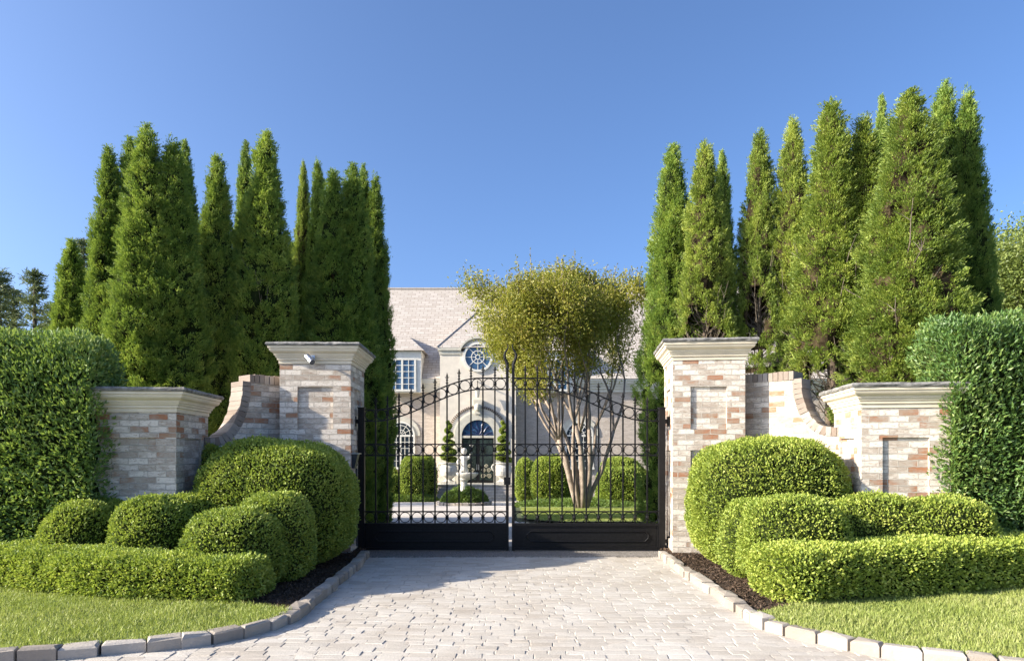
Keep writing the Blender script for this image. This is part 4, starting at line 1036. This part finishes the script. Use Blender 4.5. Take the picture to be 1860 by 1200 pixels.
# porch and steps
mb = MB(); pz = zt; px0, px1 = hx(792, 34), hx(938, 34)
mb.box(px0, px1, 33.6, DY - .002, -1.4, pz - .02); nst = 5; gzz = gz(33.0)
for k in range(nst):
    z = pz - .02 - (k + 1) * (pz - gzz) / (nst + 1); mb.box(px0 + .2 - .0, px1 - .2, 33.6 - (k + 1) * .33, 33.6 - k * .33 - .002, -1.4, z)
HB(mb, 'front_steps', plain('step_stone', (.44,.40,.36), .85, .15, 6, bmp=.2))
mb = MB(); mb.box(px0 - .05, px1 + .05, 33.55, DY - .13, pz - .017, pz + .02); HB(mb, 'porch_slab', M_trimcream)
# lantern over the arch
mb = MB(); lz = hz(715, DY); mb.bar((dx, DY - .01, lz + .62), (dx, DY - .42, lz + .62), .04); mb.tube([(dx, DY - .4, lz + .62), (dx, DY - .4, lz + .3)], .02, 6); mb.lathe([(.02, .34), (.16, .2), (.04, .19)], (dx, DY - .4, lz), 6); LN = HB(mb, 'lantern', M_iron)
mb = MB(); mb.lathe([(.08, -.22), (.13, .19), (.02, .2)], (dx, DY - .4, lz), 6); HB(mb, 'lantern_glass', M_trimcream, LN)

# ------------------------------------------------------------------ court furniture
def urn(px, seed, label, tl):
    Y = 34.3; p = at(px, 878, Y); p.z = zt + .025
    t = thing('stone_urn', label, 'urn', p, 0, 'white urns flanking the door')
    mb = MB(); mb.box(-.36, .36, -.36, .36, 0, .12); mb.lathe([(.3, .12), (.2, .17), (.16, .24), (.24, .3), (.38, .42), (.44, .62), (.42, .82), (.36, .92), (.36, .98), (.46, 1.02), (.46, 1.06), (.3, 1.06)], (0, 0, 0), 24); mb.build('bowl', M_marble, t, False)
    for s_ in (-1, 1):
        mb = MB(); mb.tube([(s_ * .38, 0, .94), (s_ * .52, 0, .96), (s_ * .58, 0, .84), (s_ * .53, 0, .70), (s_ * .43, 0, .62)], .04, 6); mb.build('handle', M_marble, t, True)
    r_ = thing('spiral_topiary', tl, 'topiary', (p.x, p.y, p.z + 1.04), 0, 'spiral topiaries in the urns')
    rng = np.random.default_rng(seed); H = 2.15; turns = 4.5; n = 16000
    u = rng.random(n) ** 1.3; a = u * turns * 2 * PI; rad = .24 * (1 - u) + .05; tb = .20 * (1 - u * .6)
    c = np.c_[np.cos(a) * rad, np.sin(a) * rad, .12 + u * (H - .2)]; dv = unit(rng.normal(size=(n, 3)))
    V, Q = leaves(c + dv * (tb * rng.uniform(.75, 1, n))[:, None] * [1, 1, .8], dv + rng.normal(0, .6, (n, 3)), .05, .03, rng)
    link('foliage', np_mesh('foliage', V, Q), r_, [M_box])
    mb = MB(); us = np.linspace(0, 1, 90); mb.tube([(math.cos(q * turns * 2 * PI) * (.24 * (1 - q) + .05), math.sin(q * turns * 2 * PI) * (.24 * (1 - q) + .05), .12 + q * (H - .2)) for q in us], [.16 * (1 - q * .6) for q in us], 6); mb.tube([(0, 0, -.1), (0, 0, H)], .03, 5); mb.build('stem', M_core, r_)
urn(815, 61, 'pale two-handled urn left of the front door', 'spiral clipped topiary in the urn left of the front door')
urn(914, 62, 'pale two-handled urn right of the front door', 'spiral clipped topiary in the urn right of the front door')
# fountain with its planted ring
FY = 26.6; fp = at(843, 915, FY); fz = gz(FY)
t = thing('fountain', 'weathered stone fountain with figure and shallow bowl before the front steps', 'fountain', (fp.x, FY, fz))
mb = MB(); mb.lathe([(.34, 0), (.34, .25), (.2, .32), (.15, .6), (.12, .9), (.2, 1.0), (.1, 1.05)], (0, 0, 0), 18); mb.build('pedestal', M_marble, t, False)
mb = MB(); mb.lathe([(.08, .98), (.25, 1.04), (.36, 1.13), (.43, 1.22), (.43, 1.26), (.38, 1.24), (.2, 1.16)], (.12, 0, 0), 24); mb.build('bowl', M_marble, t, True)
# small cherub figure on the bowl: one continuous body
sv = [(0,0,1.22),(0,0,1.38),(0,0,1.62),(0,0,1.84),(0,0,1.96),(0,0,2.1),(.17,-.02,1.82),(.27,-.04,1.98),(.30,-.04,2.16),(-.17,-.02,1.8),(-.26,-.06,1.66),(-.16,-.14,1.56),(.09,0,1.36),(.1,-.03,1.18),(-.09,0,1.36),(-.12,-.06,1.2)]
se = [(1,2),(2,3),(3,4),(4,5),(3,6),(6,7),(7,8),(3,9),(9,10),(10,11),(1,12),(12,13),(1,14),(14,15)]
sr = {1:.13,2:.12,3:.13,4:.06,5:.12,6:.06,7:.045,8:.03,9:.06,10:.045,11:.035,12:.08,13:.055,14:.08,15:.055}
mb = MB()
for a, b in se: mb.tube([sv[a], [(sv[a][i] + sv[b][i]) / 2 for i in range(3)], sv[b]], [sr[a] , (sr[a] + sr[b]) / 2, sr[b]], 8)
mb.lathe([(.01, -.13), (.09, -.1), (.125, 0), (.10, .09), (.01, .13)], (0, 0, 2.1), 12)
fo = mb.build('figure', M_marble, t, True); rm = fo.modifiers.new('join', 'REMESH'); rm.mode = 'VOXEL'; rm.voxel_size = .022; rm.use_smooth_shade = True
mb = MB(); mb.tube([(.30, -.04, 2.16), (.30, -.04, 2.3)], .025, 6); mb.lathe([(.02, 0), (.08, .05), (.09, .08), (.03, .12)], (.30, -.04, 2.26), 10); mb.build('torch', M_marble, t)
mb = MB(); n = 26
for k in range(n):
    a = 2 * PI * k / n; stone(mb, (fp.x + math.cos(a) * 1.0, FY + math.sin(a) * 1.0), a + PI / 2, .23, .16, fz - .05, fz + .15 + random.uniform(-.01, .01), .015)
tag(mb.build('round_kerb', M_kerb), 'ring of pale kerb stones around the fountain planting', 'kerb ring')
def patch(name, label, cat, c, rx, ry, h, n, ll, lw, mat, seed, kind=None, group=None):
    rng = np.random.default_rng(seed); u = unit(rng.normal(size=(n, 3))); u[:, 2] = np.abs(u[:, 2]); P = u * [rx, ry, h]
    k = .8 + .25 * vnoise(P, 3.5, seed); P = P * np.c_[np.ones(n), np.ones(n), k] * (rng.uniform(.35, 1, (n, 1)) ** .3)
    V, Q = leaves(P, u + rng.normal(0, .7, (n, 3)) + [0, 0, .4], rng.uniform(.7, 1.3, n) * ll, lw, rng)
    o = link(name, np_mesh(name, V, Q), None, [mat]); o.location = c; return tag(o, label, cat, group, kind)
patch('groundcover', 'leafy green planting around the foot of the fountain', 'plants', (fp.x, FY, fz + .05), .92, .92, .72, 9000, .11, .05, M_gcover, 71, 'stuff')
patch('groundcover', 'low bright planting strip at the foot of the bushes left of the steps', 'plants', (hx(738, 31), 31, gz(31)), 1.5, .6, .45, 9000, .11, .05, M_gcover, 72, 'stuff')
o = patch('groundcover', 'bright leafy groundcover behind the inner lawn right of the gate centre', 'plants', (3.4, 25.6, gz(25.6)), 3.4, 2.0, .28, 22000, .10, .05, M_gcover, 73, 'stuff')
IG = 'clipped bushes in front of the house'
def ib(label, px0, px1, ytop, Y, dep, seed, e=2.8):
    X0, X1 = (px0 - 930) / F * Y, (px1 - 930) / F * Y; z0 = gz(Y); h = EYE + (H0 - ytop) / F * Y - z0
    shrub('clipped_bush', label, 'shrub', ((X0 + X1) / 2, Y, z0), (X1 - X0) / 2, dep, h, seed, M_box, IG, e, dens=1000, ll=.075, lw=.05)
ib('tall dome-shaped bush left of the front steps', 727, 776, 829, 31.5, .8, 81, 3)
ib('darker bush against the right side of the tall dome left of the steps', 756, 793, 830, 32.6, .8, 82, 3)
ib('low round bush left of the tall dome-shaped bush by the arched window', 698, 728, 862, 31.5, .6, 83)
ib('small bush under the left arched window', 700, 724, 850, 34.5, .5, 84)
ib('rounded bush just right of the gate centre, left of the multi-stemmed tree', 936, 972, 834, 31, .9, 85, 3)
ib('dark large bush directly behind the stems of the tree', 966, 1036, 829, 28.5, 1.0, 86, 3)
ib('broad dark bush right of the tree stems, seen through the right gate leaf', 1086, 1178, 850, 26, 1.0, 87, 4)
ib('sunlit round bush top behind the broad dark bush right of the tree', 1090, 1165, 830, 30.5, 1.2, 88)
print('objects', len(bpy.data.objects))
